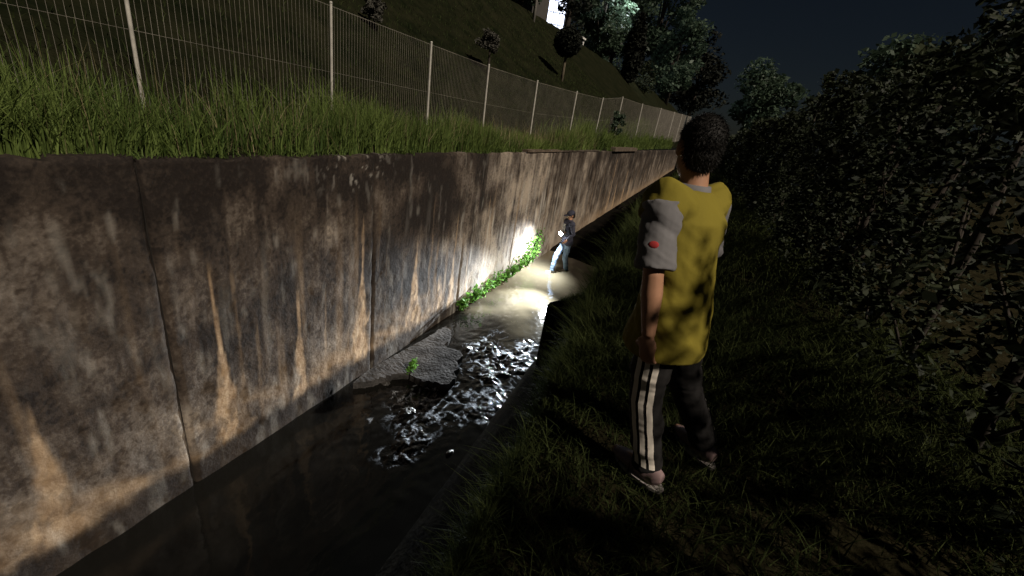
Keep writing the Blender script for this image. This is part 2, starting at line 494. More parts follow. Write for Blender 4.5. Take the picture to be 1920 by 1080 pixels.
# bubbles and white water, with torch glints painted into the white: thin broken crests inside the rough patches and along the slab's lip
r1 = rid(fbm(X * 3.6 + wob * 3, Y * 3.0 + 7, 61, 3)); r2 = rid(fbm(X * 6.5 + 3, Y * 5.0 + wob * 3, 62, 2))
foam_glint = sstep(0.90, 0.97, r1) + 0.8 * sstep(0.92, 0.98, r2)
foam_glint = foam_glint * sstep(0.30, 0.55, fbm(X * 12, Y * 10, 63, 2)) * sstep(0.12, 0.45, riff) + 0.9 * sstep(0.62, 0.70, fbm(X * 17, Y * 15, 64, 3)) * sstep(0.45, 0.9, riff)
tag(mesh_obj('water', np.stack([X, Y, Z], 2).reshape(-1, 3), grid(len(xw), len(yw))[:, ::-1], M['water'], smooth=True, attrs={'riff': riff.ravel(), 'foam_glint': foam_glint.clip(0, 1).ravel(), 'torch_pool': (sstep(6.2, 9.6, Y + 2.2 * wob) * (0.75 + 0.5 * fbm(X * 2, Y * 2, 47, 3))).clip(0, 1).ravel()}), kind='structure')

# ------------------------------------------------------------------ retaining wall
wall = thing('retaining_wall', 'tall stained concrete retaining wall along the far side of the drain', 'wall', (WALL_X, 0, 0))
STREAKS = []          # Y centre, z top, half width at top, half width at foot, z where it opens, strength
STREAKS += [(4.12, 2.45, 0.012, 0.14, 1.25, 1.0), (5.34, 1.95, 0.02, 0.16, 1.05, 1.0), (6.55, 2.2, 0.012, 0.11, 0.95, 0.9),
            (6.1, 1.1, 0.05, 0.2, 0.55, 0.75), (5.95, 1.85, 0.02, 0.05, 1.3, 0.35), (7.1, 1.4, 0.02, 0.06, 0.8, 0.5), (7.9, 1.6, 0.02, 0.06, 0.8, 0.35),
            (10.2, 1.9, 0.02, 0.04, 0.9, 0.8), (10.9, 2.7, 0.02, 0.05, 1.0, 0.45), (21.6, 2.9, 0.07, 0.30, 1.0, 1.0), (23.2, 1.7, 0.06, 0.35, 0.8, 1.0),
            (26.0, 2.2, 0.08, 0.4, 0.8, 1.0), (28.2, 1.6, 0.06, 0.4, 0.8, 0.9), (3.1, 1.8, 0.02, 0.10, 0.9, 0.8), (2.2, 2.3, 0.015, 0.12, 1.1, 0.9), (0.9, 1.6, 0.03, 0.16, 0.8, 0.8)]
rr = random.Random(3)
for k in range(150):
    yy = rr.uniform(-2, 62)
    zt = rr.uniform(0.8, 2.9)
    STREAKS.append((yy, zt, rr.uniform(0.006, 0.02), rr.uniform(0.012, 0.035) * (1 + max(0, yy - 14) * 0.12), rr.uniform(0.3, 0.6) * zt, rr.uniform(0.10, 0.45)))


def wall_fields(y, z):
    wig = (fbm(z * 1.7, y * 0.3, 70, 3) - 0.5) * 0.08
    tan = np.zeros_like(y)
    brk = 0.45 + 0.55 * sstep(0.36, 0.52, fbm(y * 14, z * 6, 71, 4))
    for (yc, zt, wt, wb, zo, s) in STREAKS:
        if yc < y.min() - 1.2 or yc > y.max() + 1.2:
            continue
        op = np.clip((zo + 0.45 - z) / 0.95, 0, 1) ** 1.4
        hw = wt + (wb * 1.2 - wt) * op
        dd = np.abs(y - yc - wig * (0.4 + op)) / hw
        edge_n = (fbm(y * 11, z * 4, int(yc * 10) % 97, 4) - 0.5) * 1.2
        mk = (1 - sstep(0.65, 1.15, dd + edge_n)) * sstep(0.0, 0.35, zt - z)
        tan = np.maximum(tan, mk * s * brk)
    st1 = fbm(y * 9, z * 0.55, 80, 4)
    st2 = fbm(y * 24, z * 1.2, 81, 3)
    blot = fbm(y * 1.1, z * 1.3, 82, 4)
    near = 1 - sstep(5.8, 7.6, y)
    blot2 = fbm(y * 3.4 + wig * 8, z * 2.6, 74, 4)
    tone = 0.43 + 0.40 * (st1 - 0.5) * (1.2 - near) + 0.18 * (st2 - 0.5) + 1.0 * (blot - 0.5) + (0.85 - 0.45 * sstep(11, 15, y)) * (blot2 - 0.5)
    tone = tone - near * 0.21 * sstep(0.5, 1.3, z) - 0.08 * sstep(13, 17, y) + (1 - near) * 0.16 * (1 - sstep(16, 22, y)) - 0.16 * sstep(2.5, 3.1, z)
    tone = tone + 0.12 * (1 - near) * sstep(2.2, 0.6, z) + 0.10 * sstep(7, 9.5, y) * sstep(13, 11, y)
    black = sstep(0.56, 0.70, fbm(y * 5.5 + wig * 3, z * 0.35 + 4, 76, 4)) * sstep(0.2, 1.6, z + 0.8 * (blot2 - 0.5))
    tone = tone - (0.24 - 0.14 * sstep(11, 15, y)) * black
    drips = np.clip((fbm(y * 7, z * 0.28 + 9, 83, 3) - 0.60) * 5, 0, 1) * sstep(0.0, 1.2, 2.9 - z)
    tan = np.maximum(tan, drips * 0.35 * (0.4 + st2))
    # rusty, muddy band near the foot, darker and wet right above the water
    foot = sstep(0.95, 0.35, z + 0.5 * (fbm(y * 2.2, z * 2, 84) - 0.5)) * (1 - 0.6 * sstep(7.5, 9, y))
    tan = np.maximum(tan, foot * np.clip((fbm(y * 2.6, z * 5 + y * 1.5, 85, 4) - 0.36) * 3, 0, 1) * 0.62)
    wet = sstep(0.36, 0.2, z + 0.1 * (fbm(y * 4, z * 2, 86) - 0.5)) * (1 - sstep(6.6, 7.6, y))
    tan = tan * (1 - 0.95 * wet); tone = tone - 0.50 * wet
    far = sstep(13, 20, y)
    tan = np.maximum(tan, far * sstep(0.75, 0.15, z + 0.5 * (fbm(y * 3, z, 87) - 0.5)) * 0.55)
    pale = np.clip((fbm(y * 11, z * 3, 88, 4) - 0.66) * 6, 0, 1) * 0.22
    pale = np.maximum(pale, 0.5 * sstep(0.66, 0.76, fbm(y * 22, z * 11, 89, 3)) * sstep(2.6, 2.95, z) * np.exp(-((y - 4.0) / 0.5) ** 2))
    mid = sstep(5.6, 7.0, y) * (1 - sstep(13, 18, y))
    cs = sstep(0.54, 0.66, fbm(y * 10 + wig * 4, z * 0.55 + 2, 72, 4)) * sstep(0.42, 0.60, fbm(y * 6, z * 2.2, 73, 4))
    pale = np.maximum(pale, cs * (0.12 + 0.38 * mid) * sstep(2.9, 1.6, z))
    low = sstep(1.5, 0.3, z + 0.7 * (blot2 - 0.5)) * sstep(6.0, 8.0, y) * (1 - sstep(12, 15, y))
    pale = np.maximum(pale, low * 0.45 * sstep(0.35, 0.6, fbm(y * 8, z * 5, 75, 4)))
    spk = sstep(0.60, 0.68, fbm(y * 30, z * 24, 77, 2))
    tone = tone - 0.16 * spk
    return np.clip(tone, 0, 1), np.clip(tan, 0, 1), np.clip(pale, 0, 1)


JOINTS = [-3.2, -0.7, 1.8, 4.33, 6.83, 9.4, 12.0, 14.6, 17.2, 19.8, 23.7, 27.6, 31, 35, 40, 46, 54, 62, 78, 100, 130]
for a, b in zip(JOINTS[:-1], JOINTS[1:]):
    st = 0.02 if b < 15 else (0.035 if b < 28 else (0.08 if b < 63 else 0.25))
    if b < 0:
        st = 0.05
    y0 = a + 0.011; y1 = b - 0.011
    ny = int((y1 - y0) / st) + 2; nz = int(3.5 / st) + 2
    yy = np.linspace(y0, y1, ny); zz = np.linspace(-0.35, WALL_T + 0.012 * rr.uniform(-1, 1), nz)
    Yg, Zg = np.meshgrid(yy, zz, indexing='ij')
    tone, tan, pale = wall_fields(Yg, Zg)
    Xg = (fbm(Yg * 2.5, Zg * 2.5, 90, 3) - 0.5) * 0.03 + (fbm(Yg * 12, Zg * 8, 91, 3) - 0.5) * 0.012
    e = np.minimum(np.minimum(Yg - y0, y1 - Yg), WALL_T - Zg)
    chip = 0.02 * np.clip(1 - e / 0.03, 0, 1) * (0.4 + fbm(Yg * 9, Zg * 9, 92))
    Xg = Xg - chip
    top = Zg > zz[-1] - 0.001
    Zg = np.where(top, Zg - 0.03 * np.clip(fbm(Yg * 6, Yg * 0, 93) - 0.45, 0, 1) * 2, Zg)
    v = np.stack([Xg, Yg, Zg], 2).reshape(-1, 3); f = grid(ny, nz)
    n0 = len(v)
    # back and sides: a ring of the border pushed back 0.16 m
    border = [(i, 0) for i in range(ny)] + [(ny - 1, j) for j in range(1, nz)] + [(i, nz - 1) for i in range(ny - 2, -1, -1)] + [(0, j) for j in range(nz - 2, 0, -1)]
    bi = np.array([i * nz + j for i, j in border])
    bv = v[bi].copy(); bv[:, 0] = -0.17
    k = len(bi); idx = np.arange(k); nx = (idx + 1) % k
    f2 = np.stack([bi[idx], n0 + idx, n0 + nx, bi[nx]], 1)
    v = np.concatenate([v, bv]); f = np.concatenate([f, f2])
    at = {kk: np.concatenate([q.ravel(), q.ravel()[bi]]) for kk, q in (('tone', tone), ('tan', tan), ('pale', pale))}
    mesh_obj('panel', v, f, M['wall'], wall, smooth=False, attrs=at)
mb = MB(); mb.box((WALL_X - 0.16, -3.2, -0.4), (WALL_X - 0.05, 130, WALL_T - 0.05)); mb.build('joint_backing', M['joint'], wall)


def coping(y0, y1, z0, h, over, pal):
    n = int((y1 - y0) / 0.06) + 2
    yy = np.linspace(y0, y1, n)
    prof = [(-0.30, 0), (over, 0), (over, h), (-0.30, h)]
    v = []; f = []
    for i, y in enumerate(yy):
        for j, (px, pz) in enumerate(prof):
            nse = (fbm(np.array([y * 7.0]), np.array([j * 3.1]), 95)[0] - 0.5) * 0.025
            v.append((px + (nse if j in (1, 2) else 0), y, z0 + pz + (nse if j in (2, 3) else 0)))
    for i in range(n - 1):
        for j in range(4):
            a = i * 4 + j; b = i * 4 + (j + 1) % 4; f.append((a, a + 4, b + 4, b))
    f.append((0, 1, 2, 3)); f.append(tuple((n - 1) * 4 + j for j in (3, 2, 1, 0)))
    nv = len(v)
    V = np.array(v)
    mesh_obj('coping', V, f, M['wall'], wall, attrs={'tone': 0.3 + 0.5 * (fbm(V[:, 1] * 4, V[:, 2] * 8, 96) - 0.3), 'tan': np.full(nv, pal), 'pale': np.zeros(nv)})


coping(9.42, 11.98, WALL_T + 0.004, 0.05, 0.03, 0.12)
coping(12.02, 17.18, WALL_T + 0.004, 0.035, 0.02, 0.0)
coping(19.8, 26.8, WALL_T + 0.004, 0.17, 0.12, 0.08)

# ------------------------------------------------------------------ broken slab in the stream
pxs = [(662, 716), (690, 693), (745, 662), (800, 632), (838, 610), (848, 621), (843, 636), (832, 646), (846, 652), (862, 656), (868, 666), (856, 676), (862, 688),
       (850, 697), (856, 706), (838, 719), (812, 716), (790, 713), (768, 698), (735, 700), (700, 712)]
ol = [on_z(x, y, 0.09)[:2] for x, y in pxs]
pts = []
for i in range(len(ol)):
    a = ol[i]; b = ol[(i + 1) % len(ol)]; L = np.linalg.norm(b - a); n = max(2, int(L / 0.035))
    wallside = i < 3
    for k in range(n):
        p = a + (b - a) * k / n
        if not wallside and k:
            p = p + RNG.normal(0, 0.014, 2)
        pts.append(p)
bm = bmesh.new()
lo = [bm.verts.new((p[0], p[1], -0.34)) for p in pts]
hi = [bm.verts.new((p[0], p[1], 0.08 + 0.02 * (fbm(np.array([p[0] * 9]), np.array([p[1] * 9]), 97)[0] - 0.5))) for p in pts]
n = len(pts)
for i in range(n):
    bm.faces.new((lo[i], lo[(i + 1) % n], hi[(i + 1) % n], hi[i]))
top = bm.faces.new(hi)
bmesh.ops.recalc_face_normals(bm, faces=bm.faces[:])
tf = bmesh.ops.triangulate(bm, faces=[top])['faces']
bmesh.ops.subdivide_edges(bm, edges=list({e for f in tf if f.is_valid for e in f.edges}), cuts=3, use_grid_fill=True)
for v in bm.verts:
    if v.co.z > 0.0:
        v.co.z += 0.016 * (fbm(np.array([v.co.x * 4]), np.array([v.co.y * 4]), 98)[0] - 0.5) + 0.010 * (fbm(np.array([v.co.x * 30]), np.array([v.co.y * 30]), 99)[0] - 0.5)
me = bpy.data.meshes.new('broken_slab'); bm.to_mesh(me); bm.free(); me.materials.append(M['slab'])
o = bpy.data.objects.new('broken_slab', me); COL.objects.link(o)
tag(o, 'flat grey broken concrete slab with jagged edge lying in the stream at the wall foot', 'slab')


def stone(c, r, seed, label, flat=0.6):
    mb = MB(); mb.ball((0, 0, 0), (r, 0, 0), (0, r * 0.8, 0), (0, 0, r * flat), 14, 9)
    V = np.array(mb.v); d = 0.75 + 0.55 * fbm(V[:, 0] / r * 1.6 + seed * 3, V[:, 1] / r * 1.6 + V[:, 2] / r * 1.3, seed, 3)
    V = V * d[:, None]
    o = mesh_obj('stone', V, mb.f, M['stone']); o.location = c; o.rotation_euler = (0, 0, seed * 1.7)
    tag(o, label, 'stone')


for (px, py, r, lab) in [(878, 655, 0.14, 'dark wet stone just right of the broken slab tip'),
                         (765, 772, 0.13, 'low wet stone below the green tuft on the slab'),
                         (722, 716, 0.09, 'small wet stone beside the near left edge of the slab'),
                         (845, 848, 0.07, 'lone small wet stone glinting in the black near water')]:
    p = on_z(px, py, -0.02); stone((p[0], p[1], -0.06), r, int(px) % 31, lab)

# ------------------------------------------------------------------ buttress on the near side
BT = 1.72
plan = [(-0.72, 3.2), tuple(on_z(1016, 632, BT)[:2]), tuple(on_z(1027, 565, BT)[:2]), tuple(on_z(1095, 551, BT)[:2]), (-0.62, 5.4), (-0.62, 3.2)]
bm = bmesh.new()
lo = [bm.verts.new((x, y, -0.4)) for x, y in plan]; hi = [bm.verts.new((x, y, BT)) for x, y in plan]
n = len(plan)
for i in range(n):
    bm.faces.new((lo[i], lo[(i + 1) % n], hi[(i + 1) % n], hi[i]))
bm.faces.new(hi)
bmesh.ops.recalc_face_normals(bm, faces=bm.faces[:])
bmesh.ops.bevel(bm, geom=[e for e in bm.edges], offset=0.03, segments=2, affect='EDGES')
me = bpy.data.meshes.new('concrete_buttress'); bm.to_mesh(me); bm.free(); me.materials.append(M['lining'])
o = bpy.data.objects.new('concrete_buttress', me); COL.objects.link(o)
tag(o, 'dark concrete block jutting from the near bank into the drain', 'block')

# ------------------------------------------------------------------ grass and leaves


def blades(name, P, length, width, mat, lean=0.5, seed=1, segs=3, tone=None):
    """P: (n,3) roots; bent tapering blades as one mesh"""
    g = np.random.default_rng(seed); n = len(P)
    az = g.uniform(0, 2 * math.pi, n); dirv = np.stack([np.cos(az), np.sin(az)], 1)
    fa = g.uniform(0, 2 * math.pi, n); side = np.stack([np.cos(fa), np.sin(fa)], 1)
    width = np.broadcast_to(np.asarray(width, float), (n,)); le = length; bend = np.abs(g.normal(lean, 0.3, n)) * le
    vs = []
    for k in range(segs + 1):
        t = k / segs
        c = P.copy()
        c[:, :2] += dirv * (bend * t ** 1.8)[:, None]
        c[:, 2] += le * (t - 0.28 * np.minimum(bend / le, 1.5) * t ** 2)
        wd = width * (1 - t * 0.92) * 0.5
        a = c.copy(); a[:, :2] -= side * wd[:, None]; b = c.copy(); b[:, :2] += side * wd[:, None]
        vs += [a, b]
    K = 2 * (segs + 1)
    V = np.stack(vs, 1).reshape(-1, 3)
    base = np.arange(n)[:, None] * K
    F = np.concatenate([base + np.array([[2 * k, 2 * k + 1, 2 * k + 3, 2 * k + 2]]) for k in range(segs)], 0)
    tn = (g.uniform(0, 1, n) ** 1.3 if tone is None else tone)
    o = mesh_obj(name, V, F, mat, attrs={'tone': np.repeat(tn, K)})
    return o


# tall grass along the top of the retaining wall
g = np.random.default_rng(11)
n = 46000
yy = np.concatenate([g.uniform(-1, 14, int(n * .62)), g.uniform(14, 60, n - int(n * .62))])
xx = -3.80 - np.abs(g.normal(0, 0.42, n)); xx = np.clip(xx, -5.0, -3.80)
cl = fbm(yy * 0.9, xx * 1.2, 21, 3)
keep = g.uniform(0, 1, n) < np.clip((cl - 0.28) * 3.2, 0.12, 1)
yy, xx, cl = yy[keep], xx[keep], cl[keep]
P = np.stack([xx, yy, hill_z(xx, yy) - 0.02], 1)
tall = np.interp(yy, [-1, 5, 8, 9.5, 12, 14, 17, 20, 24, 60], [0.45, 0.50, 0.40, 0.22, 0.22, 0.42, 0.66, 0.58, 0.52, 0.5])
le = tall * g.uniform(0.45, 1.25, len(P)) * (0.5 + cl)
o = blades('wall_top_grass', P, le, 0.012 + 0.0009 * yy.clip(0, 40), M['grass'], 0.35, 12, 3, np.clip(g.uniform(0, 1, len(P)) * 0.7 + (cl - 0.45) * 1.4, 0, 1))
tag(o, 'tall green grass growing along the top of the retaining wall', 'grass', kind='stuff')
# dry seed stalks standing out of the verge, and blades drooping over the wall's edge
n = 1500
yy = g.uniform(-1, 1, n); yy = 8 + 9 * yy; xx = -3.82 - np.abs(g.normal(0, .3, n))
o = blades('dry_stalks', np.stack([xx, yy, hill_z(xx, yy)], 1), g.uniform(.25, .7, n), 0.006 + 0.0006 * yy.clip(0, 40), M['dry'], .25, 13, 3)
tag(o, 'dry pale seed stalks standing out of the green verge on the wall', 'grass', kind='stuff')
n = 2600
yy = g.uniform(-1, 26, n); keep = g.uniform(0, 1, n) < np.clip((fbm(yy * 1.4, yy * 0, 29, 3) - .42) * 5, 0, 1); yy = yy[keep]; n = len(yy)
xx = -3.75 + g.normal(0, .02, n)
o = blades('overhang_grass', np.stack([xx, yy, np.full(n, 3.13)], 1), g.uniform(.08, .26, n), 0.008 + 0.0008 * yy.clip(0, 40), M['grass'], 1.3, 17, 3, g.uniform(0, .6, n))
tag(o, 'green blades drooping over the top edge of the stained wall', 'grass', kind='stuff')
# thin grass on the hill slope behind the fence
n = 22000
yy = g.uniform(-1, 34, n); xx = -4.6 - g.uniform(0, 1, n) ** 1.5 * 9
P = np.stack([xx, yy, hill_z(xx, yy) - 0.02], 1)
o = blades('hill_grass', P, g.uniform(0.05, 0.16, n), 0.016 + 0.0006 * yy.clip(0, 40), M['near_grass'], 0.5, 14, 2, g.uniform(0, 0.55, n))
tag(o, 'short sparse grass on the dark hill behind the wire fence', 'grass', kind='stuff')
# matted grass on the near bank
n = 62000
yy = np.concatenate([g.uniform(0.2, 5, int(n * .6)), g.uniform(5, 16, int(n * .3)), g.uniform(16, 45, n - int(n * .9))])
xx = bank_top(yy) - 0.04 + g.uniform(0, 1, n) ** 1.4 * 3.2
cl = fbm(xx * 2.2, yy * 2.2, 23, 3)
keep = g.uniform(0, 1, n) < np.clip((cl - 0.22) * 3.4, 0.1, 1)
yy, xx, cl = yy[keep], xx[keep], cl[keep]
P = np.stack([xx, yy, bank_z(xx, yy) - 0.015], 1)
le = g.uniform(0.06, 0.2, len(P)) * (0.55 + 1.0 * cl) * np.interp(yy, [0, 2, 3.5, 6, 12], [0.8, 1.0, 1.7, 2.4, 2.0])
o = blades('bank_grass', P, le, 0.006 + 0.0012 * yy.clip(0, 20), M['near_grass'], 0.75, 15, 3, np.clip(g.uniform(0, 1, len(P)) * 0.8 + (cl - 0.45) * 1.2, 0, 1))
tag(o, 'matted dark grass covering the near bank beside the path edge', 'grass', kind='stuff')
n = 24000
yy = 0.2 + g.uniform(0, 1, n) ** 1.5 * 15; tt = g.uniform(0, 1, n) ** 1.6 * np.interp(yy, [0, 2, 5, 8], [.03, .07, .2, .4])
keep = g.uniform(0, 1, n) < np.clip((fbm(yy * 1.6, tt * 6, 27, 3) - .30) * 3.5 - tt * 1.2, 0, 1)
yy, tt = yy[keep], tt[keep]
xx = bank_top(yy) * (1 - tt) + lining_foot(yy) * tt; zz = bank_z(bank_top(yy), yy) * (1 - tt) - .45 * tt
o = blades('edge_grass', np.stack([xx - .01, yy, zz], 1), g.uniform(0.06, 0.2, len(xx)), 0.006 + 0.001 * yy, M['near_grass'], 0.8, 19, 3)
tag(o, 'ragged dark grass hanging over the edge of the near bank', 'grass', kind='stuff')
# grass hanging on the buttress' far edge
n = 900
t = g.uniform(0, 1, n)
pa, pb = np.array(plan[2]), np.array(plan[3])
xx = pa[0] + (pb[0] - pa[0]) * t + g.normal(0, 0.02, n) + .03; yy = pa[1] + (pb[1] - pa[1]) * t + g.normal(0, 0.03, n) - 0.07
sel = t > 0.35
P = np.stack([xx[sel], yy[sel], np.full(sel.sum(), BT - .02)], 1)
o = blades('ledge_grass', P, g.uniform(0.04, 0.12, len(P)), 0.007, M['near_grass'], 0.6, 16, 3)
tag(o, 'dark grass tufts on the far edge of the concrete block', 'grass', kind='stuff')


def leaf_cloud(C, n, size, seed, droop=0.0):
    """n leaves, each a folded pair of quads, around given sample function C(g,n)->(n,3), outward normals biased up"""
    g = np.random.default_rng(seed); P = C(g, n)
    a = g.normal(0, 1, (n, 3)); a[:, 2] = a[:, 2] * 0.6 - droop; a /= np.linalg.norm(a, axis=1)[:, None]
    b = g.normal(0, 1, (n, 3)); b -= a * (a * b).sum(1)[:, None]; b /= np.linalg.norm(b, axis=1)[:, None]
    s = size * np.exp(g.normal(-.05, .38, n)).clip(.4, 1.9)[:, None]
    v = np.stack([P - a * s * .5, P + b * s * .26, P + a * s * .5, P - b * s * .26], 1).reshape(-1, 3)
    f = np.arange(n)[:, None] * 4 + np.arange(4)[None]
    return v, f, g


def clump_sampler(centres, rad):
    centres = np.asarray(centres); rad = np.asarray(rad)

    def C(g, n):
        i = g.integers(0, len(centres), n); d = g.normal(0, 1, (n, 3)); d /= np.linalg.norm(d, axis=1)[:, None]
        r = g.uniform(0.35, 1, n) ** 0.6
        C.idx = i
        return centres[i] + d * (rad[i] * r)[:, None] * np.array([1, 1, 0.75])
    return C


def tree(name, label, base, h, crown_c, crown_r, nclump, nleaf, leaf, mat, seed, trunk_r=0.18, bark='bark', cat='tree', group=None, limbs=5):
    base = np.asarray(base, float); root = thing(name, label, cat, base, group)
    g = np.random.default_rng(seed)
    cc = np.asarray(crown_c, float)               # relative to base
    rad = np.asarray(crown_r, float)
    mb = MB(); tp = [(0, 0, -0.3), (0.05 * h * 0.2, 0.02, h * 0.3), (cc[0] * 0.6, cc[1] * 0.6, max(cc[2] - rad[2] * 0.2, h * 0.4)), (cc[0], cc[1], cc[2] + rad[2] * 0.5)]
    mb.tube(tp, [trunk_r * 1.25, trunk_r, trunk_r * 0.7, trunk_r * 0.2], 9)
    d = g.normal(0, 1, (nclump, 3)); d /= np.linalg.norm(d, axis=1)[:, None]
    cen = cc + d * rad * g.uniform(0.35, 0.95, nclump)[:, None]
    for k in range(min(limbs, nclump)):
        s = np.array([cc[0] * 0.6, cc[1] * 0.6, max(cc[2] - rad[2] * g.uniform(0.2, 0.7), h * 0.25)]); e = cen[k]; mid = (s + e) / 2 + np.array([0, 0, 0.08 * h])
        mb.tube([s, mid, e], [trunk_r * 0.5, trunk_r * 0.3, trunk_r * 0.1], 6)
    o = mesh_obj('trunk', mb.v, mb.f, M[bark], root, True)
    crad = rad.min() * g.uniform(0.28, 0.5, nclump)
    S = clump_sampler(cen, crad)
    v, f, g2 = leaf_cloud(S, nleaf, leaf, seed + 1)
    ct = g.uniform(0, 1, nclump)
    tn = np.clip(ct[S.idx] * 0.6 + g2.uniform(0, 0.5, nleaf), 0, 1)
    mesh_obj('crown', v, f, M[mat], root, attrs={'tone': np.repeat(tn, 4)})
    return root


def weed(label, base, h, spread, nstem, leaf, mat, seed, group=None, name='weed_plant', per=14):
    base = np.asarray(base, float); root = thing(name, label, 'plant', base, group)
    g = np.random.default_rng(seed); mb = MB(); pos = []
    for k in range(nstem):
        az = g.uniform(0, 2 * math.pi); ln = h * g.uniform(0.5, 1.1); out = spread * g.uniform(0.2, 1)
        # plants lean away from the wall
        e = np.array([abs(math.cos(az)) * out, math.sin(az) * out, ln]); mid = e * np.array([0.35, 0.35, 0.6])
        mb.tube([(0, 0, -0.05), mid, e], [0.006, 0.004, 0.002], 5)
        for q in range(per):
            t = g.uniform(0.15, 1); p = (1 - t) ** 2 * np.zeros(3) + 2 * t * (1 - t) * mid + t * t * e
            pos.append(p + g.normal(0, 0.03, 3))
    pos = np.array(pos)
    pos[:, 0] = np.maximum(pos[:, 0], 0.02)
    v, f, g2 = leaf_cloud(lambda gg, n: pos, len(pos), leaf, seed + 5, 0.2)
    mesh_obj('stem', mb.v, mb.f, M[mat], root, attrs={'tone': np.full(len(mb.v), 0.3)})
    mesh_obj('leaves', v, f, M[mat], root, attrs={'tone': np.repeat(g2.uniform(0, 1, len(pos)), 4)})
    return root


# weeds at the wall foot (from near the slab to the lit patch)
WEEDS = [(6.95, .30, .25, 'small dark weed nearest the slab at the wall foot'), (7.45, .42, .34, 'leafy weed overhanging the water beyond the slab tip'),
         (8.0, .34, .30, 'green weed second beyond the slab at the wall foot'), (8.55, .42, .32, 'green weed in the middle of the wall foot row'),
         (9.1, .34, .28, 'low green weed before the lit part of the wall foot'), (9.6, .45, .34, 'bright green weed entering the torchlight at the wall foot'),
         (10.15, .55, .36, 'bright lit weed beside the muddy water at the wall foot'), (10.65, .75, .34, 'tall bright lit weed against the white lit wall'),
         (11.15, .95, .30, 'tallest yellow green weed at the end of the lit wall patch')]
for k, (y, h, sp, lab) in enumerate(WEEDS):
    weed(lab, (WALL_X + 0.03, y, 0.0), h * 1.2, sp * 1.1, 12, 0.075, 'weed', 100 + k * 3, 'weeds along the wall foot')
p = on_z(768, 694, 0.09)
weed('small bright green tuft growing on the near edge of the broken slab', (p[0], p[1], 0.08), 0.17, 0.12, 9, 0.06, 'weed', 160)
# shrub in front of the fence on the wall top
p = on_x(1153, 240, -4.1)
tree('shrub', 'dark leafy shrub growing by the fence above the wall', (p[0], p[1], float(hill_z(p[0], p[1])) - 0.1), 1.0, (0, 0, 0.95), (0.42, 0.42, 0.75), 12, 900, 0.11, 'leaf_mid', 171, 0.03, cat='shrub')

# ------------------------------------------------------------------ wire fence
tops = [(809, 80, -4.6), (917, 122, -4.6), (1008, 152, -4.55), (1082, 172, -4.4), (1131, 184, -4.3), (1168, 182, -4.2), (1205, 195, -4.1), (1240, 203, -4.05)]
FP = [on_x(*t) for t in tops]
d0 = FP[1] - FP[0]
pre = [np.array([-4.6, FP[0][1] - 2.15 * k, FP[0][2]]) for k in (4, 3, 2, 1)]
FP = pre + FP
for _k in range(4):
    FP.append(FP[-1] + np.array([0.0, 14, 0.75]))
fence = thing('wire_fence', 'wire mesh fence on thin pale posts along the hill above the wall', 'fence', (-4.5, 0, 3.3))
FB = []
for P in FP:
    gz = float(hill_z(P[0], P[1])) - 0.15
    lean = np.array([RNG.normal(0, 0.02), RNG.normal(0, 0.02), 0])
    B = np.array([P[0], P[1], min(gz, P[2] - 1.25)]) + lean
    FB.append(B)
    mb = MB(); r = 0.014 + 0.0005 * max(P[1], 0)
    mb.tube([B, P], [r, r], 10); mb.tube([P, P + np.array([0, 0, 0.02])], [r * 1.25, r * 0.9], 10)
    mb.build('post', M['post'], fence)
for i in range(len(FP) - 1):
    a, b, c, d = FB[i] + [0, 0, .1], FB[i + 1] + [0, 0, .1], FP[i + 1], FP[i]
    L = np.linalg.norm(c - d); nv = int(L / 0.05); mb = MB(); wr = 0.0013 + 0.00009 * max(a[1], 0)
    step = 1 if a[1] < 14 else 2
    if step == 2: nv = int(nv / 1.6)
    for k in range(1, nv):
        t = k / nv; p = a + (b - a) * t; q = d + (c - d) * t - np.array([0, 0, 0.02])
        mb.tube([p, q], [wr, wr], 4)
    nh = 2
    for k in range(nh + 1):
        t = k / nh; p = a + (d - a) * t; q = b + (c - b) * t
        mb.tube([p - [0, 0, .03], q - [0, 0, .03]], [wr * (1.8 if k == nh else 1)] * 2, 4)
    o = mb.build('wire_mesh', M['wire'], fence); o['kind'] = 'stuff'

# ------------------------------------------------------------------ hill planting
def at_ground(px, py, x0):
    """walk along the pixel's ray from depth x0 until it meets the hill"""
    best = None
    for X in np.arange(x0, x0 - 14, -0.05):
        P = on_x(px, py, X)
        if P[2] <= hill_z(P[0], P[1]):
            return P
        best = P
    return best


p = at_ground(700, 56, -6.0)
tree('topiary_tree', 'small pale clipped tree on the hill at the upper left', p, 0.8, (0, 0, 0.46), (0.26, 0.26, 0.34), 26, 2200, 0.06, 'leaf_pale', 201, 0.03, 'bark', group='clipped trees on the hill')
p = at_ground(913, 140, -6.0)
tree('topiary_tree', 'pale clipped tree standing behind the second fence post', p, 1.5, (0, 0, 1.0), (0.42, 0.42, 0.42), 30, 3200, 0.08, 'leaf_pale', 205, 0.04, 'bark', group='clipped trees on the hill')
p = at_ground(1053, 152, -6.0)
r = np.linalg.norm(p - CAM) * 24 / 830
hh = on_y(1052, 78, p[1])[2] - p[2]
root = thing('topiary_tree', 'large dark round clipped tree in front of the bright house', 'tree', p, 'clipped trees on the hill')
mb = MB(); mb.tube([(0, 0, -.3), (0, 0, hh * .5), (0, 0, hh)], [.09, .07, .05], 9); mesh_obj('trunk', mb.v, mb.f, M['pale_bark'], root, True)


def ball_sampler(c, rad, lo=0.72):
    c = np.asarray(c, float)

    def C(g, n):
        d = g.normal(0, 1, (n, 3)); d /= np.linalg.norm(d, axis=1)[:, None]
        return c + d * rad * (g.uniform(lo, 1.03, n)[:, None])
    return C


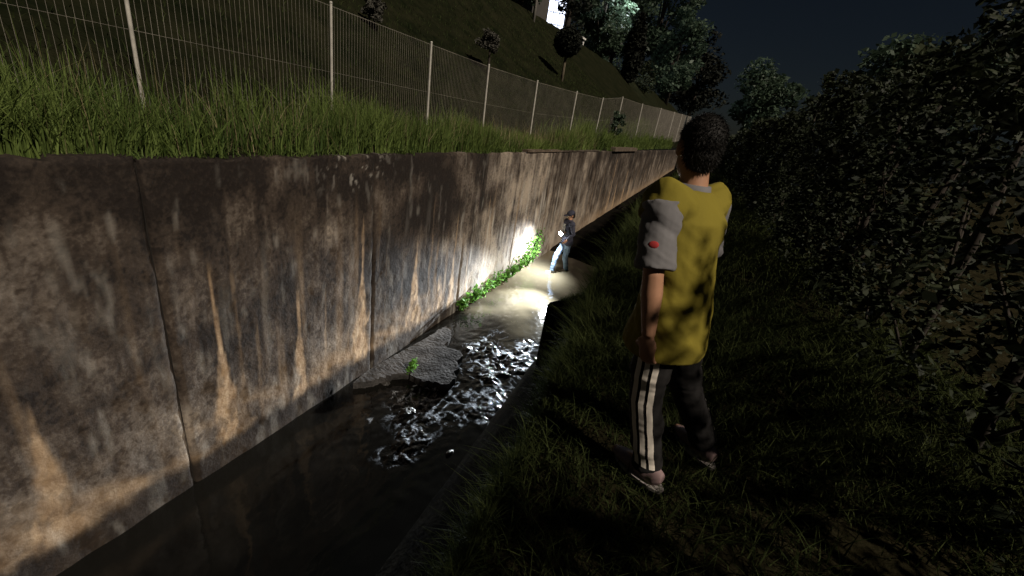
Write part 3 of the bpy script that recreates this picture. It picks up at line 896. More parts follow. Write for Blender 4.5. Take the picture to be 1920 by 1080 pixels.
v, f, g2 = leaf_cloud(ball_sampler((0, 0, hh), np.array([r, r, r * .95])), 5200, 0.13, 207)
mesh_obj('crown', v, f, M['leaf_dark'], root, attrs={'tone': np.repeat(g2.uniform(0, 1, 5200), 4)})
# pole on the crest
p = on_x(1000, 40, -13.2); p[2] = float(hill_z(p[0], p[1]))
root = thing('utility_pole', 'slim pale pole on the hill crest left of the bright house', 'pole', p)
mb = MB(); mb.tube([(0, 0, -.4), (0, 0, 4), (0, 0, 8.5)], [.12, .10, .08], 12); mesh_obj('shaft', mb.v, mb.f, M['concrete_pole'], root, True)
mb = MB(); mb.box((-.9, -.05, 7.9), (.9, .05, 8.0)); mesh_obj('crossarm', mb.v, mb.f, M['metal'], root)
for s in (-.8, -.3, .3, .8):
    mb = MB(); mb.tube([(s, 0, 8.0), (s, 0, 8.07), (s, 0, 8.14)], [.03, .045, .02], 8); mesh_obj('insulator', mb.v, mb.f, M['trim'], root, True)

# house behind the crest
hp = on_x(1039, 60, -20.0)
HX, HY = hp[0], hp[1]
HZ = hp[2] - 2.6
fr = Vector((0.55, -0.83, 0)).normalized(); sr = Vector((0.83, 0.55, 0)).normalized()      # facade faces the valley
house = thing('house', 'pale house with a tall bright lit window and porch behind the hill', 'house', (HX, HY, HZ))
house.rotation_euler = (0, 0, math.atan2(sr.y, sr.x))


def hbox(name, lo, hi, mat, parent=None):
    mb = MB(); mb.box(lo, hi); return mesh_obj(name, mb.v, mb.f, M[mat], parent or house)


# local x along facade, local -y towards viewer
WX0, WX1, WZ0, WZ1 = -1.15, 1.1, 2.2, 8.0
hbox('wall', (-3.0, 0.0, -1.5), (WX0, 9, 9.2), 'house')
hbox('wall', (WX1, 0.002, -1.5), (1.5, 9, 9.2), 'house')
hbox('wall', (WX0 + .002, 0.004, -1.5), (WX1 - .002, 9, WZ0), 'house')
hbox('wall', (WX0 + .002, 0.004, WZ1), (WX1 - .002, 9, 9.2), 'house')
win = hbox('window', (WX0 + .01, 0.22, WZ0 + .002), (WX1 - .01, 0.26, WZ1 - .002), 'lit')
for x in (WX0 + .06, -.4, .35, WX1 - .06):
    hbox('frame', (x - .035, 0.12, WZ0 + .01), (x + .035, 0.2, WZ1 - .01), 'frame', win)
for z in (3.4, 4.6, 5.8, 7.0):
    hbox('mullion', (WX0 + .05, 0.13, z - .04), (WX1 - .05, 0.19, z + .04), 'frame', win)
mb = MB(); mb.add([(-3.6, -.7, 9.2), (2.1, -.7, 9.2), (2.1, 9.6, 9.2), (-3.6, 9.6, 9.2), (-3.6, 4.4, 11.8), (2.1, 4.4, 11.8)], [(0, 3, 2, 1), (0, 1, 5, 4), (2, 3, 4, 5), (1, 2, 5), (3, 0, 4)])
mesh_obj('roof', mb.v, mb.f, M['roof'], house)
# porch: sloping pale roof edge on posts to the right of the window
mb = MB(); mb.add([(1.2, -.1, 3.1), (1.2, -2.2, 2.75), (3.4, -2.2, 2.0), (3.4, -.1, 2.35), (1.2, -.1, 3.28), (1.2, -2.2, 2.93), (3.4, -2.2, 2.18), (3.4, -.1, 2.53)],
                  [(0, 3, 2, 1), (4, 5, 6, 7), (0, 1, 5, 4), (1, 2, 6, 5), (2, 3, 7, 6), (3, 0, 4, 7)])
mesh_obj('porch_roof', mb.v, mb.f, M['trim'], house)
for x in (1.5, 2.3, 3.2):
    hbox('porch_post', (x - .07, -2.05, -1.5), (x + .07, -1.91, 2.72 - (x - 1.2) * .34), 'trim')

# far lamps with globes, behind and among the trees
def garden_lamp(label, px, py, X, power, col=(0.85, 0.95, 1.0), rad=0.3):
    P = on_x(px, py, X); gz = float(hill_z(P[0], P[1]))
    root = thing('garden_lamp', label, 'lamp', (P[0], P[1], gz), 'lit lamps among the far trees')
    h = P[2] - gz
    mb = MB(); mb.tube([(0, 0, -.3), (0, 0, h - rad)], [.07, .05], 8); mesh_obj('post', mb.v, mb.f, M['metal'], root, True)
    mb = MB(); mb.ball((0, 0, h), (rad, 0, 0), (0, rad, 0), (0, 0, rad)); mesh_obj('globe', mb.v, mb.f, M['bulb'], root, True)
    l = bpy.data.lights.new('lamp_light', 'POINT'); l.energy = power; l.color = col; l.shadow_soft_size = rad
    lo = bpy.data.objects.new('lamp_light', l); COL.objects.link(lo); lo.parent = root; lo.location = (2.0, -2.5, h + 4.0)


garden_lamp('bright lamp globe above the dark columnar cypress', 1181, 22, -19, 3600)
garden_lamp('lamp globe glinting through leaves left of the cypress', 1160, 56, -17.0, 2600)
garden_lamp('low lamp globe at the right foot of the cypress', 1189, 116, -13.5, 60, rad=0.22)

# far trees
def far_tree(label, px, X, top_py, wpx, nleaf, mat, seed, kind='broadleaf_tree', clumps=26, leaf=None, low=0.25):
    P = on_x(px, 140, X); gz = float(hill_z(P[0], P[1])); dist = np.linalg.norm(P - CAM)
    h = on_y(px, top_py, P[1])[2] - gz
    rx = dist * wpx / 2 / 830
    rz = h * (1 - low) / 2
    tree(kind, label, (P[0], P[1], gz), h, (0, 0, h - rz), (rx, rx, rz), clumps, nleaf, leaf or dist * 0.0065, mat, seed, 0.16 + h * 0.012, limbs=8, group='trees beyond the hill crest')


far_tree('leafy green tree left of the pale pole on the crest', 958, -17, -120, 90, 9000, 'leaf_mid', 301, low=0.05)
far_tree('dark tree whose leaves hang in front of the bright window', 1047, -16.5, -110, 64, 1700, 'leaf_dark', 305, low=0.12, clumps=22)
far_tree('green lit tree right of the porch', 1112, -19, -70, 95, 9000, 'leaf_mid', 309, low=0.03)
far_tree('lower green tree between the porch and the cypress', 1140, -15, 40, 60, 3200, 'leaf_mid', 313, low=0.02)
far_tree('tall dark tree at the top right behind the cypress', 1215, -24, -160, 120, 9000, 'leaf_mid', 317, low=0.04)
far_tree('spreading dark tree near the end of the fence', 1262, -12, 0, 90, 8000, 'leaf_mid', 321, low=0.03)
far_tree('dark tree at the far end of the drain', 1312, -10, 20, 90, 4200, 'leaf_dark', 325, low=0.03)
far_tree('tall tree far behind the house', 1030, -42, -200, 130, 4200, 'leaf_dark', 329, low=0.1)
far_tree('broad tree far behind the porch', 1130, -46, -180, 170, 9000, 'leaf_mid', 331, low=0.02)
far_tree('dark tree high on the left behind the crest', 880, -24, -160, 120, 4200, 'leaf_dark', 335, low=0.05)
P = on_x(1181, 134, -12.0); gz = float(hill_z(P[0], P[1])); dist = np.linalg.norm(P - CAM)
h = on_y(1181, 24, P[1])[2] - gz
root = thing('cypress_tree', 'dark columnar cypress standing on the hill crest', 'tree', (P[0], P[1], gz))
mb = MB(); mb.tube([(0, 0, -.3), (0, 0, h * .5), (0, 0, h * .95)], [.22, .14, .04], 8); mesh_obj('trunk', mb.v, mb.f, M['bark'], root, True)


def cyp(g, n):
    z = g.uniform(0.02, 1, n) ** 0.9; a = g.uniform(0, 2 * math.pi, n); rr_ = (1.15 * np.sin(np.clip(z * 2.6 + .5, 0, math.pi)) + .12) * g.uniform(.55, 1.05, n) * (0.8 + 0.4 * vnoise(z * 9, a * 2, 4))
    return np.stack([np.cos(a) * rr_, np.sin(a) * rr_, z * h], 1)


v, f, g2 = leaf_cloud(cyp, 5200, 0.5, 341); mesh_obj('crown', v, f, M['leaf_dark'], root, attrs={'tone': np.repeat(g2.uniform(0, 1, 5200), 4)})
P = at_ground(1236, 178, -6.0); dist = np.linalg.norm(P - CAM); rb = dist * 30 / 830
root = thing('round_bush', 'dark rounded bush on the hill near the far end of the fence', 'bush', P)
mb = MB(); mb.tube([(0, 0, -.3), (0, 0, rb), (rb * .3, 0, rb * 1.3)], [.14, .1, .04], 8); mesh_obj('trunk', mb.v, mb.f, M['bark'], root, True)
v, f, g2 = leaf_cloud(ball_sampler((0, 0, rb * .95), np.array([rb, rb, rb * .8]), .6), 3000, .42, 345); mesh_obj('crown', v, f, M['leaf_dark'], root, attrs={'tone': np.repeat(g2.uniform(0, 1, 3000), 4)})

for k, (px, py, rp, lab) in enumerate([(1204, 172, 20, 'dark low bush left of the rounded bush on the far slope'), (1268, 190, 26, 'dark bush right of the rounded bush on the far slope'),
                                       (1222, 150, 22, 'dark bush on the crest above the rounded bush'), (1292, 205, 24, 'dark bush lowest on the far slope by the wall')]):
    P = at_ground(px, py, -5.2); dist = np.linalg.norm(P - CAM); rb = dist * rp / 830
    root = thing('hill_bush', lab, 'bush', P, 'bushes on the far slope')
    mb = MB(); mb.tube([(0, 0, -.3), (0, 0, rb * .6), (rb * .2, 0, rb)], [.12, .09, .04], 8); mesh_obj('trunk', mb.v, mb.f, M['bark'], root, True)
    cen = RNG.normal(0, 1, (14, 3)); cen /= np.linalg.norm(cen, axis=1)[:, None]; cen = cen * np.array([rb * .8, rb * .8, rb * .5]) + np.array([0, 0, rb * .6])
    Sx = clump_sampler(cen, np.full(14, rb * .45)); v, f, g2 = leaf_cloud(Sx, 2600, rb * .13, 520 + k)
    mesh_obj('crown', v, f, M['leaf_dark' if k % 2 else 'hedge'], root, attrs={'tone': np.repeat(g2.uniform(0, 1, 2600), 4)})

# ------------------------------------------------------------------ hedge added to shade the bank, and trees on the near bank (right of the path)
HXL, HXR, HH = 1.65, 2.75, 2.85
hedge = thing('added_shade_hedge', 'tall dark hedge added behind the person to shade the near bank and water', 'hedge', (HXL, 0, 2.2))
g = np.random.default_rng(55); n = 290000
u = g.uniform(0, 1, n) ** 1.5; yh = -5 + u * 61
zh = g.uniform(0, 1, n) ** 0.72 * HH; xh = g.uniform(0, 1, n) * 1.05
xh = np.where(g.uniform(0, 1, n) < .45, 0.05 + g.normal(0, .06, n), xh)
bulge = (fbm(yh * 1.1, zh * 1.3, 121, 3) - .5)
zh = zh * (1 + (fbm(yh * 0.8, yh * 0 + 2, 122, 3) - .5) * .22)
gap = g.uniform(0, 1, n) < np.clip((fbm(yh * 2.1, zh * 2.1, 124, 3) - .30) * 5, .18, 1)
xh, yh, zh, bulge = xh[gap], yh[gap], zh[gap], bulge[gap]; n = len(xh)
Pp = np.stack([xh - bulge * .55 * (xh < .4), yh, zh], 1)
v, f, g2 = leaf_cloud(lambda gg, nn: Pp, n, 0.063, 56)
fac = (0.85 + 0.035 * yh.clip(0, 60)) * np.exp(g.normal(-.15, .42, n)).clip(.35, 1.9)
v = (v.reshape(-1, 4, 3) - Pp[:, None]) * fac[:, None, None] + Pp[:, None]
mesh_obj('foliage', v.reshape(-1, 3), f, M['hedge'], hedge, attrs={'tone': np.repeat(np.clip(g2.uniform(0, .7, n) + bulge * .8, 0, 1), 4)})
for k in range(60):
    y = -4.8 + k + g.uniform(-.25, .25); mb = MB(); x = .5 + g.uniform(-.15, .15)
    pts = [(x, y, -.2), (x + g.uniform(-.1, .1), y + g.uniform(-.15, .15), HH * .45), (x + g.uniform(-.2, .2), y + g.uniform(-.3, .3), HH * .95)]
    mb.tube(pts, [.045, .035, .012], 6)
    for q in range(5):
        t = g.uniform(.15, .8); s0 = np.array(pts[1]) * t + np.array(pts[0]) * (1 - t)
        mb.tube([s0, s0 + np.array([g.uniform(-.45, .45), g.uniform(-.6, .6), g.uniform(.3, .9)])], [.018, .006], 5)
    mesh_obj('stem', mb.v, mb.f, M['bark'], hedge, True)
for k, (x, y, h, r_, lab) in enumerate([(10.5, 13, 9.0, 3.0, 'spreading dark tree behind the hedge at the right'), (11, 26, 10.5, 3.2, 'tall dark tree behind the hedge further along'),
                                        (13.0, 44, 13.0, 4.5, 'distant dark tree above the far end of the hedge'), (16.5, 16, 11.0, 3.8, 'dark tree at the far right behind the hedge'),
                                        (4.5, 78, 15.0, 6.0, 'broad dark tree closing the far end of the drain')]):
    tree('bank_tree', lab, (x, y, 2.3), h, (0.2, 0.1, h * .62), (r_, r_, h * .36), 24, 5000, 0.22 + y * .006, 'leaf_mid', 400 + k * 7, .22, group='dark trees along the near bank', limbs=8)

# ------------------------------------------------------------------ people


def remesh_obj(name, mb, mat, parent, voxel, smooth_it=3):
    off = np.array(parent_world(parent))
    tmp = mesh_obj('tmp', np.array(mb.v) - off, mb.f, mat)
    bm = bmesh.new(); bm.from_mesh(tmp.data); bmesh.ops.recalc_face_normals(bm, faces=bm.faces[:]); bm.to_mesh(tmp.data); bm.free()
    md = tmp.modifiers.new('r', 'REMESH'); md.mode = 'VOXEL'; md.voxel_size = voxel
    if smooth_it:
        ms = tmp.modifiers.new('s', 'SMOOTH'); ms.iterations = smooth_it; ms.factor = 0.5
    dg = bpy.context.evaluated_depsgraph_get(); dg.update()
    me = bpy.data.meshes.new_from_object(tmp.evaluated_get(dg))
    bpy.data.objects.remove(tmp)
    me.name = name; me.polygons.foreach_set('use_smooth', np.ones(len(me.polygons), dtype=bool))
    me.materials.clear(); me.materials.append(mat)
    o = bpy.data.objects.new(name, me); COL.objects.link(o); o.parent = parent
    return o


def V3(*a): return Vector(a)


def lerp(a, b, t): return a + (b - a) * t


def hand(mb, wrist, d, n, thumb_side, curl=0.6, s=1.0):
    """palm + five unequal bent fingers. d: hand direction, n: palm normal (fingers curl towards it), thumb_side: +-1"""
    d = d.normalized(); n = (n - d * n.dot(d)).normalized(); b = d.cross(n).normalized() * thumb_side
    pc = wrist + d * 0.045 * s
    mb.ball(pc, d * 0.054 * s, b * 0.041 * s, n * 0.017 * s, 12, 8)
    for k, (off, ln) in enumerate(((0.028, .072), (0.0095, .08), (-0.0095, .075), (-0.027, .058))):
        p0 = pc + d * 0.035 * s + b * off * s; L = ln * s
        a1 = curl * 0.7; a2 = curl * 1.7; a3 = curl * 2.5
        p1 = p0 + (d * math.cos(a1) + n * math.sin(a1)) * L * .45
        p2 = p1 + (d * math.cos(a2) + n * math.sin(a2)) * L * .32
        p3 = p2 + (d * math.cos(a3) + n * math.sin(a3)) * L * .25
        mb.tube([p0 - d * .01, p0, p1, p2, p3], [.009 * s, .0092 * s, .0085 * s, .0078 * s, .006 * s], 7)
    t0 = pc - d * .018 * s + b * .032 * s; t1 = t0 + (d * .6 + b * .6 + n * .35).normalized() * .034 * s; t2 = t1 + (d * .85 + n * .5).normalized() * .03 * s
    mb.tube([pc - d * .02 * s, t0, t1, t2], [.014 * s, .0125 * s, .010 * s, .0075 * s], 7)


def person(label, base, J, F, mats, voxel, hair=True, cap=False, hold=None):
    """J: joints in world space; F: facing"""
    root = thing('person', label, 'person', base)
    up = V3(0, 0, 1); F = Vector(F).normalized(); S = up.cross(F).normalized()      # S: to the person's left
    j = {k: Vector(v) for k, v in J.items() if not k.startswith('hand')}
    HF = Vector(J.get('look', F)).normalized(); HS = up.cross(HF).normalized(); HU = HF.cross(HS).normalized()
    body = MB()
    hd = j['head']
    # head: cranium, face, jaw, nose, ears
    body.ball(hd + HU * .025 - HF * .012, HF * .098, HS * .078, HU * .098, 20, 14)
    body.ball(hd - HU * .045 + HF * .022, HF * .070, HS * .060, HU * .078, 18, 12)
    body.ball(hd - HU * .098 + HF * .052, HF * .032, HS * .032, HU * .022, 12, 8)
    body.tube([hd + HU * .015 + HF * .085, hd - HU * .018 + HF * .108, hd - HU * .03 + HF * .092], [.009, .014, .010], 8)
    for sg in (1, -1):
        body.ball(hd - HU * .01 + HS * sg * .079 - HF * .008, HF * .020, HS * .009, HU * .032, 10, 8)
        body.ball(hd + HU * .022 + HS * sg * .032 + HF * .080, HF * .012, HS * .022, HU * .010, 10, 6)
    body.ball(hd - HU * .064 + HF * .087, HF * .010, HS * .024, HU * .010, 10, 6)
    nk = j['neck']
    body.tube([nk - up * .05, nk, lerp(nk, hd, .55), hd - HU * .04], [.068, .056, .053, .056], 14)
    # torso
    pv = j['pelvis']; ch = j['chest']

    def torso(mbx, g, lo=0.0, hem=0.0):
        ax = (ch - pv)
        rings = [(pv - up * (.09 + hem), .150 + g * 2.2, .105 + g * 2.2), (pv, .158 + g * 1.6, .118 + g * 1.4), (lerp(pv, ch, .45), .145 + g, .108 + g), (lerp(pv, ch, .8), .154 + g, .114 + g),
                 (ch + up * .06, .160 + g, .108 + g), (nk - up * .055, .125 + g, .085 + g * .7), (nk - up * .02, .075 + g * .5, .065 + g * .5)]
        mbx.loft([(c, S * a, F * b) for c, a, b in rings], 24)
    torso(body, 0)
    for sd in ('l', 'r'):
        sh, el, wr = j['sh_' + sd], j['el_' + sd], j['wr_' + sd]
        body.tube([lerp(ch + up * .05, sh, .6), sh, lerp(sh, el, .35), el, lerp(el, wr, .3), wr], [.058, .056, .049, .039, .042, .027], 12)
        hp_, kn, an, to = j['hip_' + sd], j['kn_' + sd], j['an_' + sd], j['toe_' + sd]
        body.tube([hp_ + up * .04, hp_, lerp(hp_, kn, .4), kn, lerp(kn, an, .3), lerp(kn, an, .75), an], [.085, .088, .075, .055, .056, .04, .036], 12)
        body.tube([an - (to - an) * .25 - up * .03, an, lerp(an, to, .55) - up * .01, to], [.034, .038, .034, .022], 10)
        hv = J.get('hand_' + sd)
        dd = Vector(hv[0]) if hv else (wr - el)
        nn = Vector(hv[1]) if hv else (-S if sd == 'l' else S)
        tsg = hv[2] if hv else 1
        if hv is None:                       # thumb towards the front
            bb = dd.normalized().cross((nn - dd.normalized() * nn.dot(dd.normalized())).normalized())
            tsg = 1 if bb.dot(F) > 0 else -1
        hand(body, wr, dd, nn, tsg, hv[3] if hv else .45)
    b = remesh_obj('body', body, M['skin'], root, voxel, 2)
    # eyes
    for sg in (1, -1):
        mb = MB(); mb.ball(hd + HU * .006 + HS * sg * .032 + HF * .086, HF * .010, HS * .013, HU * .008, 10, 8); e = mb.build('eye', M['eye_white'], root, True)
    if hair:
        mb = MB(); mb.ball(hd + HU * .036 - HF * .020, HF * .099, HS * .080, HU * .094, 24, 16); mb.ball(hd - HU * .015 - HF * .05, HF * .056, HS * .068, HU * .078, 18, 12)
        V = np.array(mb.v); V += (fbm(V[:, 0] * 60 + V[:, 2] * 30, V[:, 1] * 60 + V[:, 2] * 40, 7)[:, None] - .5) * .012
        mb.v = [tuple(q) for q in V]; hr = remesh_obj('hair', mb, M['hair'], root, .006, 1)
        # short strands over the scalp
        gg = np.random.default_rng(77); HV = np.array([tuple(q.co) for q in hr.data.vertices]); HN = np.array([tuple(q.normal) for q in hr.data.vertices])
        ii = gg.integers(0, len(HV), 5200); P0 = HV[ii]; d = HN[ii] * .55 + np.array(-HU * .55 - HF * .45) + gg.normal(0, .35, (5200, 3)); d /= np.linalg.norm(d, axis=1)[:, None]
        sd_ = np.cross(d, gg.normal(0, 1, (5200, 3))); sd_ /= np.linalg.norm(sd_, axis=1)[:, None]; ln = gg.uniform(.008, .022, 5200)[:, None]
        vv = np.stack([P0 - sd_ * .0012, P0 + sd_ * .0012, P0 + d * ln], 1).reshape(-1, 3)
        mesh_obj('strands', vv, np.arange(5200 * 3).reshape(-1, 3), M['hair'], hr)
    if cap:
        mb = MB(); mb.ball(hd + HU * .055 - HF * .008, HF * .112, HS * .092, HU * .085, 20, 12); mb.ball(hd + HU * .052 + HF * .13, HF * .075, HS * .075, HU * .010, 16, 8)
        remesh_obj('cap', mb, M['navy'], root, .008, 1)
    # trousers
    mb = MB()
    mb.loft([(pv + up * .06, S * .140, F * .105), (pv, S * .162, F * .118), (pv - up * .09, S * .165, F * .120)], 24)
    for sd in ('l', 'r'):
        hp_, kn, an = j['hip_' + sd], j['kn_' + sd], j['an_' + sd]
        mb.tube([hp_ + up * .05, hp_, lerp(hp_, kn, .4), kn, lerp(kn, an, .35), lerp(kn, an, 1.0)], mats.get('leg_r', [.086, .096, .092, .078, .074, .070]), 16)
    tr = remesh_obj('trousers', mb, M[mats['trousers']], root, voxel, 3)
    Vt = np.array([tuple(q.co) for q in tr.data.vertices])
    fold = (fbm(Vt[:, 2] * 16, Vt[:, 0] * 5 + Vt[:, 1] * 5, 61, 3) - .5) * .026
    nr = np.array([tuple(q.normal) for q in tr.data.vertices]); tr.data.vertices.foreach_set('co', (Vt + nr * fold[:, None]).astype(np.float32).ravel())
    # shirt with short sleeves
    mb = MB(); torso(mb, .026, hem=mats.get('hem', .04))
    for sd in ('l', 'r'):
        sh, el = j['sh_' + sd], j['el_' + sd]
        mb.tube([lerp(ch + up * .05, sh, .5), lerp(ch + up * .05, sh, .95), lerp(sh, el, .22)], [.088, .088, .080], 16)
    sh_o = remesh_obj('shirt', mb, M[mats['shirt']], root, voxel, 3)
    Vt = np.array([tuple(q.co) for q in sh_o.data.vertices]); nr = np.array([tuple(q.normal) for q in sh_o.data.vertices])
    fold = (fbm(Vt[:, 2] * 9 + Vt[:, 0] * 6, Vt[:, 0] * 7 - Vt[:, 1] * 7 + Vt[:, 2] * 3, 62, 3) - .5) * .036
    sh_o.data.vertices.foreach_set('co', (Vt + nr * fold[:, None]).astype(np.float32).ravel())
    mb = MB(); mb.tube([nk - up * .045, nk - up * .02, nk + up * .004], [.083, .074, .068], 20); mb.build('collar', M[mats.get('sleeve_mat', mats['shirt'])], sh_o, True)
    for sd in ('l', 'r'):
        sh, el, wr = j['sh_' + sd], j['el_' + sd], j['wr_' + sd]
        mb = MB(); end = mats.get('sleeve', .8)
        if end <= 1:
            mb.tube([lerp(sh, el, .04), lerp(sh, el, .45), lerp(sh, el, end)], [.080, .070, .074], 18)
        else:
            mb.tube([lerp(sh, el, .12), lerp(sh, el, .5), el, lerp(el, wr, .5), lerp(el, wr, .93)], [.066, .060, .052, .048, .042], 16)
        so_ = remesh_obj('sleeve', mb, M[mats.get('sleeve_mat', mats['shirt'])], root, max(voxel * .7, .007), 1)
        Vt = np.array([tuple(q.co) for q in so_.data.vertices]); nr = np.array([tuple(q.normal) for q in so_.data.vertices])
        fold = (fbm(Vt[:, 2] * 22 + Vt[:, 0] * 10, Vt[:, 1] * 12 + Vt[:, 2] * 8, 63, 3) - .5) * .016
        so_.data.vertices.foreach_set('co', (Vt + nr * fold[:, None]).astype(np.float32).ravel())
        if sd == 'l' and 'emblem' in mats:
            ax = (el - sh).normalized(); outw = (S * 1.0 - F * .35); outw = (outw - ax * outw.dot(ax)).normalized(); tt = outw.cross(ax).normalized()
            c = lerp(sh, el, .62) + outw * .0745
            mb = MB()
            mb.ball(c - outw * .004, outw * .006, tt * .019, ax * .014, 16, 8)
            mb.build('emblem', M['red_cloth'], so_, True)
    # shoes
    for sd in ('l', 'r'):
        an, to = j['an_' + sd], j['toe_' + sd]; fd = (to - an); fd.z = 0; fd.normalize(); ls = up.cross(fd)
        heel = an - fd * .055; gz = min(an.z - .075, to.z - .02) if not J.get('tip_' + sd) else None
        if gz is None:
            fd = (to - an).normalized(); upv = (up - fd * up.dot(fd)).normalized(); ls = upv.cross(fd); heel = an - fd * .05 - upv * .04
        else:
            upv = up; heel = V3(heel.x, heel.y, gz + .045)
        mb = MB()
        mb.loft([(heel - fd * .03 + upv * .01, ls * .022, upv * .03), (heel, ls * .036, upv * .052), (heel + fd * .06 + upv * .006, ls * .042, upv * .055), (heel + fd * .13 - upv * .008, ls * .048, upv * .040),
                 (heel + fd * .19 - upv * .015, ls * .046, upv * .030), (heel + fd * .235 - upv * .02, ls * .028, upv * .020)], 16)
        mb.tube([an - up * .05, an + (j['kn_' + sd] - an).normalized() * .03], [.045, .046], 14)
        sh_ = remesh_obj('shoe', mb, M[mats['shoe']], root, .008, 2)
        mb = MB(); mb.loft([(heel - upv * .058 + fd * .09, fd * .138, ls * .047), (heel - upv * .040 + fd * .09, fd * .143, ls * .050)], 20); mb.build('sole', M['sole'], sh_, False)
    return root, j, S, F, tr


# --- person in yellow at the right, on the near bank
gz = 2.31
F1 = V3(-.9, .44, 0)
S1 = V3(0, 0, 1).cross(F1.normalized())
pel = V3(.075, 1.80, 3.12); che = V3(.015, 1.84, 3.48)
J1 = dict(pelvis=pel, chest=che, neck=V3(.0, 1.86, 3.665), head=V3(-.022, 1.88, 3.80), look=(-.40, .90, -.10))
J1['sh_l'] = che + S1 * .20 + V3(-.01, .0, .125); J1['sh_r'] = che - S1 * .20 + V3(-.01, .0, .125)
J1['el_l'] = J1['sh_l'] + V3(.040, -.085, -.262); J1['wr_l'] = J1['el_l'] + V3(.045, .0, -.240)
J1['el_r'] = J1['sh_r'] + V3(.05, .08, -.265); J1['wr_r'] = J1['el_r'] + V3(-.05, .08, -.23)
J1['hip_l'] = pel + S1 * .088 - V3(0, 0, .05); J1['hip_r'] = pel - S1 * .088 - V3(0, 0, .05)
J1['an_l'] = V3(.17, 1.73, gz + .085); J1['toe_l'] = V3(.17, 1.73, gz + .03) + Vector((-.88, .47, 0)).normalized() * .19
J1['kn_l'] = lerp(J1['hip_l'], J1['an_l'], .5) + V3(-.035, .02, .0)
J1['an_r'] = V3(.42, 2.06, gz + .085); J1['toe_r'] = V3(.42, 2.06, gz + .03) + Vector((-.7, .71, 0)).normalized() * .19
J1['kn_r'] = lerp(J1['hip_r'], J1['an_r'], .5) + V3(-.04, .03, .0)
root, j, S, F, tr = person('person in yellow shirt and black striped trousers standing on the near bank', (.3, 1.9, gz), J1, F1,
                           dict(trousers='black_cloth', shirt='yellow', sleeve=.92, sleeve_mat='grey_cloth', shoe='shoe', hem=.05, emblem=1), .0075)
# three pale stripes down the outer side of each leg
bvh = BVHTree.FromPolygons([v.co for v in tr.data.vertices], [tuple(p.vertices) for p in tr.data.polygons])
offv = parent_world(root)
for sd, sg in (('l', 1), ('r', -1)):
    for q in (-1, 0, 1):
        vs = []; fs = []; prev = None
        out = (S * sg * 1.0 - F * .30).normalized(); tang = (F - out * F.dot(out)).normalized()
        for i in range(110):
            t = i / 109 * .85 + .11
            hp_, kn, an = j['hip_' + sd], j['kn_' + sd], j['an_' + sd]
            c = lerp(hp_, kn, t * 2) if t < .5 else lerp(kn, an, t * 2 - 1)
            row = []
            for e in (-.011, -.004, .004, .011):
                o0 = c + tang * (q * .034 + e) - offv
                hit = bvh.ray_cast(o0 + out * .25, -out, .25)
                row.append(hit[0] + hit[1] * .004 if hit[0] is not None else None)
            if any(p is None for p in row):
                prev = None; continue
            k = len(vs); vs += row
            if prev is not None:
                fs += [(prev + u, prev + u + 1, k + u + 1, k + u) for u in range(3)]
            prev = k
        if fs:
            mesh_obj('stripe', [tuple(p) for p in vs], fs, M['stripe'], tr, True)

# --- man with the torch, wading by the lit wall
ft = V3(*on_z(1033, 513, -0.02))
F2 = V3(-.72, -.62, 0).normalized(); S2 = V3(0, 0, 1).cross(F2)
tp = V3(*on_y(1052, 438, ft.y - .05))
hd = V3(*on_y(1071, 404, ft.y + .16))
pel = V3(*on_y(1064, 450, ft.y + .16)); che = V3(*on_y(1066, 424, ft.y + .14))
J2 = dict(pelvis=pel, chest=che, neck=lerp(che, hd, .6), head=hd, look=(-.7, -.55, -.38))
J2['neck'] = V3(*on_y(1069, 412, ft.y + .14))
J2['sh_l'] = che + S2 * .19 + V3(0, 0, .1); J2['sh_r'] = che - S2 * .19 + V3(0, 0, .1)
for sd, sg in (('r', -1),):
    wr = tp - F2 * .19 + V3(0, 0, .06)
    mid = lerp(J2['sh_r'], wr, .5) + V3(.02, .06, -.14)
    J2['el_r'] = mid; J2['wr_r'] = wr
J2['hand_r'] = (F2, V3(0, 0, -1), 1, .95)
J2['el_l'] = J2['sh_l'] + S2 * .10 - F2 * .05 + V3(0, 0, -.25); J2['wr_l'] = J2['el_l'] + F2 * .16 + V3(0, 0, -.17)
J2['hip_l'] = pel + S2 * .085 - V3(0, 0, .05); J2['hip_r'] = pel - S2 * .085 - V3(0, 0, .05)
J2['an_r'] = V3(ft.x, ft.y, ft.z + .09); J2['toe_r'] = V3(ft.x, ft.y, ft.z + .03) + F2 * .17
J2['kn_r'] = lerp(J2['hip_r'], J2['an_r'], .5) + F2 * .07
bf = V3(*on_z(1058, 512, -0.06))
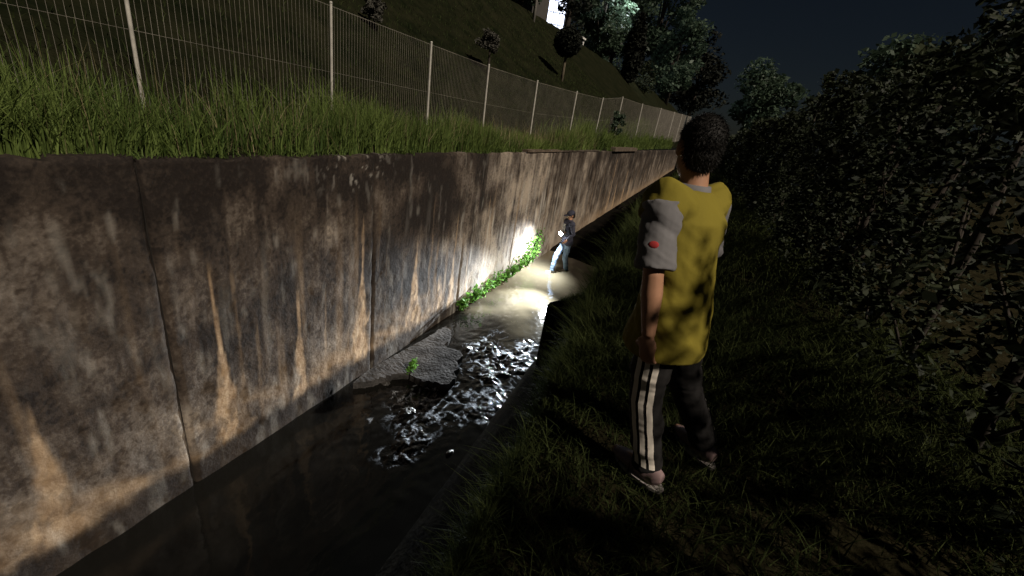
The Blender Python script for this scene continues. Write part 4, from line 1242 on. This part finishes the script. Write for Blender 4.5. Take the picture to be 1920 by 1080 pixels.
J2['an_l'] = V3(bf.x, bf.y + .10, .03); J2['toe_l'] = J2['an_l'] + F2 * .17 - V3(0, 0, .05)
J2['kn_l'] = lerp(J2['hip_l'], J2['an_l'], .5) + F2 * .06
root2, j2, _, _, tr2 = person('person wading in the drain holding a bright torch beside the lit wall', (ft.x, ft.y, -.05), J2, F2,
                              dict(trousers='jeans', shirt='navy', sleeve=1.5, sleeve_mat='navy', shoe='white_shoe', hem=.03), .014, hair=True, cap=True)
# printed panel on the chest of his top
mb = MB(); c = che - V3(0, 0, .03)
vs = []; fs = []
for a in range(7):
    for b in range(6):
        u = -.10 + .2 * a / 6; z = -.12 + .22 * b / 5
        vs.append(c + S2 * u + F2 * (.150 - 1.6 * u * u) + V3(0, 0, z))
for a in range(6):
    for b in range(5):
        k = a * 6 + b; fs.append((k, k + 1, k + 7, k + 6))
mb.add(vs, fs); mb.build('chest_print', M['print'], root2, True)

# torch in his hand
TD = V3(-.34, -.85, -.40).normalized()
torch = thing('torch', 'lit torch held in the hand of the wading person', 'torch', tp)
mb = MB(); mb.tube([-TD * .15, -TD * .05, -TD * .02, V3(0, 0, 0)], [.019, .02, .056, .060], 16); mesh_obj('barrel', mb.v, mb.f, M['metal'], torch, True)
mb = MB(); mb.ball((0, 0, 0), TD.orthogonal().normalized() * .058, TD.cross(TD.orthogonal()).normalized() * .058, TD * .045, 16, 8); mesh_obj('lens', mb.v, mb.f, M['lens'], torch, True)
# the torch throws a wide spill round a narrower bright beam
for nm, dr, en, size, blend in (('torch_spill', V3(-.55, -.36, -.80), 800, 146, 1.0), ('torch_beam', V3(.09, -.96, -.235), 8500, 54, .9)):
    ll = bpy.data.lights.new(nm, 'SPOT'); ll.energy = en; ll.spot_size = R(size); ll.spot_blend = blend; ll.color = (.88, .95, 1.0); ll.shadow_soft_size = .035
    lo = bpy.data.objects.new(nm, ll); COL.objects.link(lo); lo.parent = torch; lo.location = TD * .10
    lo.rotation_euler = dr.to_track_quat('-Z', 'Y').to_euler()
